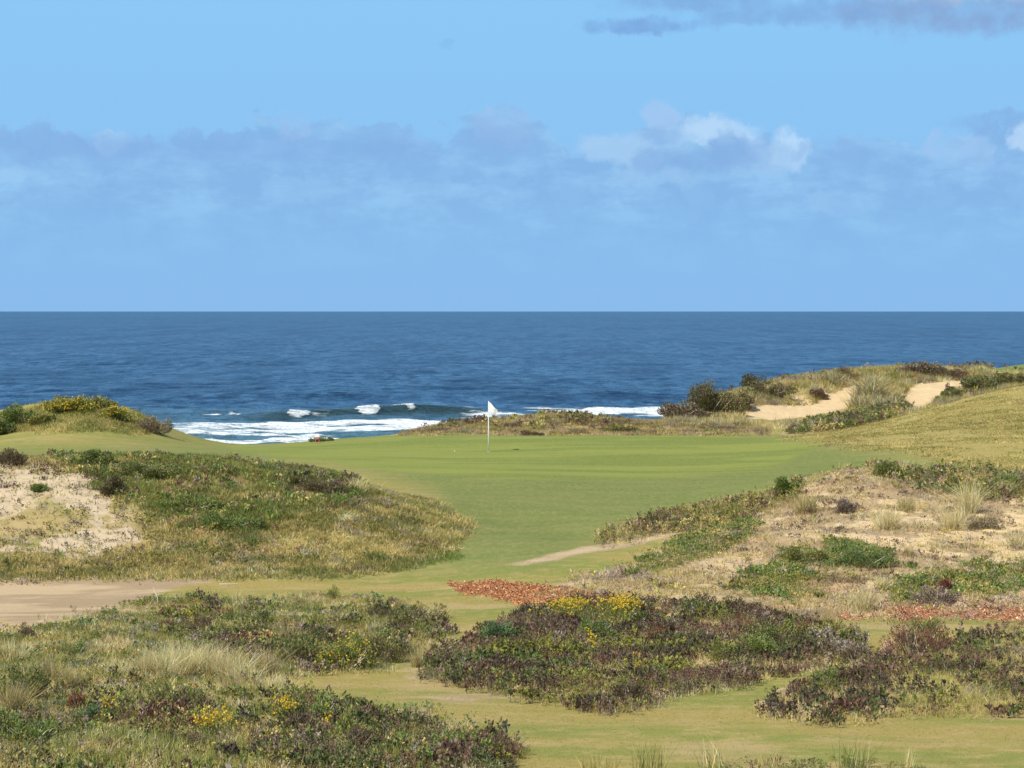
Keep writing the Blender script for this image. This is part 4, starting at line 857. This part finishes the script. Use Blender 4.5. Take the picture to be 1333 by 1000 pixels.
T = [(1262, 668, 40, 50, 'largest pale marram tussock near the right dune crest'), (1240, 690, 50, 34, 'grey spiky tussock at the foot of the largest pale tussock'), (1155, 690, 44, 34, 'pale tussock in the sand hollow of the right dune'), (1178, 618, 24, 22, 'pale tuft between two dark bushes on the right dune crest'),
     (1310, 645, 40, 24, 'straw tuft at the right edge of the right dune crest'), (1050, 668, 50, 26, 'low straw tussock left of the grey brown clump on the right dune'), (1180, 665, 40, 20, 'small straw tuft above the sand hollow'), (1125, 795, 50, 32, 'leaning pale tussock at the left end of the right bark chips'),
     (1146, 765, 26, 20, 'small pale tuft above the leaning tussock'), (1325, 715, 40, 30, 'spiky pale tussock at the right edge of the right dune'), (465, 640, 40, 20, 'pale tuft at the right end of the left dune crest'), (1185, 725, 20, 14, 'tiny tuft in the sand of the right dune'),
     (215, 885, 50, 52, 'tall pale marram tussock at the left of the foreground band'), (232, 884, 50, 54, 'tall pale tussock between the first two of the foreground band'), (268, 884, 50, 52, 'tall pale tussock between the second and third of the foreground band'), (302, 888, 50, 48, 'tall pale tussock right of the third in the foreground band'), (248, 882, 50, 48, 'second tall pale tussock in the foreground band'), (285, 886, 50, 50, 'third tall pale tussock in the foreground band'), (320, 892, 50, 40, 'rightmost tall pale tussock in the foreground band'),
     (190, 880, 30, 40, 'thin pale tussock just left of the foreground band'), (60, 890, 70, 44, 'arching straw tussock near the left edge of the foreground'), (15, 862, 40, 34, 'pale tussock touching the left edge of the foreground'), (95, 895, 40, 30, 'olive straw tussock right of the arching one'),
     (365, 900, 60, 26, 'low pale grass where the foreground band meets the track'), (375, 840, 40, 34, 'dead straw stalks beside the dull red bush'), (545, 868, 30, 28, 'straw tuft at the left tip of the centre heath'), (520, 795, 24, 20, 'thin tuft at the upper edge of the left heath'),
     (20, 925, 50, 46, 'green straw tussock at the left edge below the arching one'), (345, 880, 50, 44, 'loose straw tussock at the right end of the foreground band'), (305, 905, 50, 30, 'short straw tuft below the foreground band'), (150, 880, 50, 26, 'short straw tuft left of the tall pale grass')]
for (px, py, wp, hp, lab) in T:
    gcol = (PALE, PALE, STRAW, STRAW2, PALE) if 'pale' in lab else (STRAW, STRAW2, OLIVE, GREYT)
    tussock(px, py, wp, hp, lab, gcol)
for (px, py, wp, hp, lab) in [(1128, 517, 60, 28, 'grey green marram between the two bunkers'), (1152, 533, 60, 22, 'broad grey green marram mound below the right bunker'), (1120, 532, 60, 20, 'pale marram tongue below the sand between the bunkers'),
     (1138, 506, 46, 20, 'pale marram on the ridge above the right bunker'), (1090, 502, 50, 16, 'straw coloured marram on the lip above the left bunker')]:
    tussock(px, py, wp, hp, lab, (GREYT, STRAW2, PALE, OLIVE), 130, 172, n=420, wid=.05, lean=.7, name='marram_mound')
for (px, py, wp, hp, lab, cc) in [(845, 1003, 80, 46, 'long thin green grass stalks at the bottom edge left of the low plants', (OLIVE, GRN, STRAW2)), (780, 1006, 90, 30, 'short thin grass at the bottom edge of the turf', (STRAW2, OLIVE, STRAW)), (930, 1000, 70, 44, 'thin pale stalks above the low plants at the bottom edge', (STRAW, OLIVE, PALE)),
     (1110, 1000, 80, 46, 'tall green and pale stalks at the bottom edge right of centre', (OLIVE, PALE, GRN)), (1183, 1000, 24, 34, 'short pale grass stalks at the right end of the low plants', (PALE, STRAW)), (1000, 998, 60, 26, 'short fine stalks in the middle of the low plants', (OLIVE, STRAW))]:
    tussock(px, py, wp, hp, lab, cc, 18, 30, n=int(wp * .8), lean=.25, wid=.008, name='tall_grass')
# small tufts nobody could tell apart, scattered on dunes
def tufts(regn, dens, hpx, wpx, label, group, cols, extra=None, cap=60):
    P, px, py = scatter(regn, dens, extra=extra)
    k = rng.permutation(len(P))[:cap]
    for i in k: tussock(px[i], py[i] , wpx * rng.uniform(.7, 1.3), hpx * rng.uniform(.7, 1.3), label, cols, P[i, 1] - 1, P[i, 1] + 1, n=26, group=group, lean=.6, name='grass_tuft'); LATER.append((bpy.data.objects[-1] if False else TL[-1], 'straw tuft', px[i], py[i]))
inf = lambda x, y, px, py: ((px > 0) & (px < 1333) & (py < 1000)).astype(float)
tufts('rightdune', .28, 15, 24, 'small straw tuft among many on the sandy right dune', 'small straw tufts scattered over the right dune', (PALE, STRAW, STRAW2), inf, 48)
tufts('leftdune', .2, 12, 18, 'small straw tuft among many on the grassy left dune', 'small straw tufts scattered over the left dune', (STRAW, GOLD, STRAW2), inf, 36)
tufts('foreleft', .6, 22, 26, 'small straw tuft among many in the left foreground heath', 'small straw tufts of the left foreground', (STRAW, STRAW2, OLIVE), inf, 50)

# upright green shoots at the lower left edge
P, px, py = scatter('foreleft', 200, extra=lambda x, y, px, py: pat(x, y, .4, 55, -.4, .2) * inpoly(px, py, [(80,975),(150,955),(300,965),(350,1010),(350,1100),(60,1100)], 10))
n_ = len(P); Q = tuft_pts(P, 3, .03)
m_ = MB().add(blades(Q, rng.uniform(.08, .22, len(Q)), rng.uniform(.006, .012, len(Q)), .18, tints([(.40, .42, .10), (.30, .36, .07), OLIVE, GOLD, GRN], len(Q), .3), 2, .2))
tag(m_.build('horsetail_shoots', MAT_GRASS), 'bright upright green shoots at the lower left edge', 'shoots', kind='stuff')

# ------------------------------------------------------------------ flagstick, ball, marker, post, driftwood
import bmesh
def lathe(name, prof, mat, parent=None, seg=16, loc=(0, 0, 0)):
    bm = bmesh.new(); rings = []
    for r, z in prof: rings.append([bm.verts.new((r * math.cos(2 * math.pi * i / seg), r * math.sin(2 * math.pi * i / seg), z)) for i in range(seg)])
    for a, b_ in zip(rings, rings[1:]):
        for i in range(seg): bm.faces.new((a[i], a[(i + 1) % seg], b_[(i + 1) % seg], b_[i]))
    bm.faces.new(rings[0][::-1]); bm.faces.new(rings[-1])
    me = bpy.data.meshes.new(name); bm.to_mesh(me); bm.free(); me.materials.append(mat)
    for p in me.polygons: p.use_smooth = True
    o = bpy.data.objects.new(name, me); C.objects.link(o); o.parent = parent; o.location = loc; return o
white = plain('white_paint', (.86, .86, .84), .4); cloth = leaf_mat('flag_cloth', .3, .8, .1)
g = px_to_ground(636, 588, 88, 108); s = g[1] / F
fs = bpy.data.objects.new('flagstick', None); C.objects.link(fs); fs.location = g; tag(fs, 'white flagstick with a white flag standing on the putting green', 'flagstick')
HS = 66 * s
lathe('pole', [(.026, -.1), (.026, HS * .5), (.022, HS * .93), (.016, HS - .02), (.005, HS)], white, fs)
lathe('cup', [(.054, -.10), (.054, .006), (.050, .006), (.050, -.09)], white, fs, 20)
nu, nv = 22, 14; uu, vv = np.meshgrid(np.linspace(0, 1, nu), np.linspace(0, 1, nv)); FW, FH = .44, .50
fx_ = uu * FW; topz = HS - .02 - uu ** 1.0 * .36; botz = HS - .02 - FH * (1.0 + .08 * uu) - uu * .06
fz = topz * (1 - vv) + botz * vv; fy = .05 * np.sin(uu * 7 + vv * 2.0) * uu + .03 * uu
Vf = np.stack([fx_.ravel() + .017, fy.ravel(), fz.ravel()], 1)
fo_ = mesh_from('flag', Vf, gridfaces(nv, nu), cloth, fs, attrs={'tint': np.full((len(Vf), 3), .92)}, smooth=True)
fo_.rotation_euler[2] = math.radians(-38)
sol_ = fo_.modifiers.new('thickness', 'SOLIDIFY'); sol_.thickness = .004
g = px_to_ground(592, 588, 88, 108)
bm = bmesh.new(); bmesh.ops.create_icosphere(bm, subdivisions=3, radius=.0214); me = bpy.data.meshes.new('golf_ball'); bm.to_mesh(me); bm.free(); me.materials.append(white)
for p in me.polygons: p.use_smooth = True
o = bpy.data.objects.new('golf_ball', me); C.objects.link(o); o.location = (g[0], g[1], g[2] + .021); tag(o, 'white golf ball lying on the green left of the flagstick', 'ball')
# small red and white marker seen against the surf
g = px_to_ground(413, 574, 100, 107.5); mk = bpy.data.objects.new('course_marker', None); C.objects.link(mk); mk.location = g
tag(mk, 'small red and white marker on posts at the edge of the green before the surf', 'marker')
def box(name, dims, loc, mat, parent, rz=0, bev=.006):
    bm = bmesh.new(); bmesh.ops.create_cube(bm, size=1)
    for v in bm.verts: v.co = (v.co.x * dims[0], v.co.y * dims[1], v.co.z * dims[2])
    bmesh.ops.bevel(bm, geom=bm.edges[:], offset=min(bev, min(dims) * .3), segments=2, affect='EDGES')
    me = bpy.data.meshes.new(name); bm.to_mesh(me); bm.free(); me.materials.append(mat)
    o = bpy.data.objects.new(name, me); C.objects.link(o); o.parent = parent; o.location = loc; o.rotation_euler[2] = rz; return o
pink = plain('faded_red_paint', (.55, .16, .16), .6); wood = plain('weathered_wood', (.22, .17, .13), .9); dwood = plain('dark_wood', (.06, .05, .045), .9)
for sx in (-.09, .09): box('post', (.035, .035, .55), (sx, 0, .22), pink, mk)
box('sign_board', (.24, .02, .15), (0, -.03, .36), white, mk); box('sign_board', (.20, .02, .07), (0, -.03, .22), pink, mk)
g = px_to_ground(626, 549, 124, 140)
o = lathe('marker_post', [(.05, -.2), (.05, .33), (.035, .36)], dwood, None, 10, tuple(g)); tag(o, 'short dark post on the mound behind the flagstick', 'post')
# driftwood and dead sticks
def stick(px, py, ln, ang, tilt, r, label, y0=20, y1=66, pale=True):
    g = px_to_ground(px, py, y0, y1); k = 9; tt = np.linspace(0, 1, k)
    dx, dy = math.cos(ang), math.sin(ang)
    X_ = ln * tt * dx + .06 * ln * np.sin(tt * 5); Y_ = ln * tt * dy + .05 * ln * np.cos(tt * 4); 
    Z_ = zat(g[0] + X_, g[1] + Y_) - g[2] + r * .6 + tilt * ln * tt
    pts = np.stack([X_, Y_, Z_], 1); V_ = []; 
    for i, p in enumerate(pts):
        rr_ = r * (1 - .6 * tt[i])
        for j in range(6): a = math.pi * j / 3; V_.append(p + np.array([-dy * math.cos(a) * rr_, dx * math.cos(a) * rr_, math.sin(a) * rr_]))
    fcs = np.array([(i * 6 + j, i * 6 + (j + 1) % 6, (i + 1) * 6 + (j + 1) % 6, (i + 1) * 6 + j) for i in range(k - 1) for j in range(6)])
    o = mesh_from('driftwood', np.array(V_), fcs, pw if pale else wood, None, tuple(g), smooth=True); tag(o, label, 'driftwood')
pw = plain('bleached_wood', (.50, .44, .35), .9)
stick(205, 787, .35, 1.9, .8, .012, 'curved pale stick standing up at the edge of the left track')
stick(285, 762, .45, .1, .02, .02, 'bleached driftwood lying on the grass by the left track')
stick(345, 803, .5, .3, .12, .018, 'bleached branch above the left foreground heath')
stick(183, 868, .42, 1.4, 1.0, .008, 'thin dark dead stalk among the tall pale grass', pale=False)
stick(240, 666, .9, .15, .25, .012, 'thin pale stick on the left dune below the green clump', 48, 66)
stick(235, 893, .35, -.4, .05, .018, 'short bleached wood below the tall pale grass')
stick(1300, 842, .4, .2, .05, .015, 'short pale stick in the right foreground grass')

# labels of the small repeats: by the landmark they stand next to
ANCH = [(448, 850, 'the yellow flowering bush beside the track'), (125, 930, 'the bluish cushion in the lower left'), (270, 860, 'the tall pale grass band'), (275, 955, 'the yellow flowers low on the left'), (545, 805, 'the olive corner bush of the left heath'), (648, 822, 'the bluish cushion of the centre heath'),
        (770, 850, 'the lone yellow flower spike'), (775, 797, 'the yellow flowers rimming the centre heath'), (980, 850, 'the bright green bush of the centre heath'), (1190, 835, 'the dark red bush of the right heath'), (590, 970, 'the bright green bush bottom centre'), (20, 890, 'the green bush at the left edge'),
        (205, 775, 'the curved stick at the left track'), (345, 800, 'the bleached branch in the left heath'), (670, 770, 'the red bark chips before the centre heath'), (1230, 798, 'the red bark chips on the right'), (1120, 728, 'the dark green bush on the right dune'), (1262, 650, 'the largest pale tussock'),
        (1022, 635, 'the upright bright green bush'), (1105, 660, 'the grey dead clump of the right dune'), (900, 700, 'the green mat by the sandy track'), (1010, 755, 'the lower green mat of the right dune'), (300, 680, 'the bright green clump of the left dune'), (55, 636, 'the green cushion on the left sand'),
        (420, 630, 'the purple bush on the left dune'), (152, 635, 'the dark clump drawn as the shaded hollow'), (540, 728, 'the shade-coloured grass strip at the left dune'), (1325, 700, 'the spiky tussock at the right edge'), (850, 880, 'the front edge of the centre heath'), (1010, 905, 'the left tip of the right heath'), (1280, 880, 'the thin sprigs at the far right')]
for (c_, k, p) in SB:
    a_, b_ = project(np.array([p[0]]), np.array([p[1]]), np.array([p[2]])); LATER.append((c_, k, float(a_[0]), float(b_[0])))
buck = {}
for (o, k, px, py) in LATER:
    ax, ay, an = min(ANCH, key=lambda t_: math.hypot(t_[0] - px, (t_[1] - py) * 1.6)); dx, dy = px - ax, (py - ay) * 1.3
    dr = ('right of' if dx > 0 else 'left of') if abs(dx) > abs(dy) else ('in front of' if dy > 0 else 'behind')
    buck.setdefault((k, dr, an), []).append((math.hypot(dx, dy), o))
ORD = ['nearest', 'second nearest', 'third nearest', 'fourth nearest', 'fifth nearest', 'sixth nearest', 'seventh nearest', 'eighth nearest', 'ninth nearest', 'tenth nearest', 'eleventh nearest', 'twelfth nearest']
for (k, dr, an), l_ in buck.items():
    l_.sort(key=lambda t_: t_[0])
    for i, (_, o) in enumerate(l_): o['label'] = ('%s %s %s' % (k, dr, an)) if len(l_) == 1 else ('%s %s %s %s' % (ORD[min(i, 11)], k, dr, an))
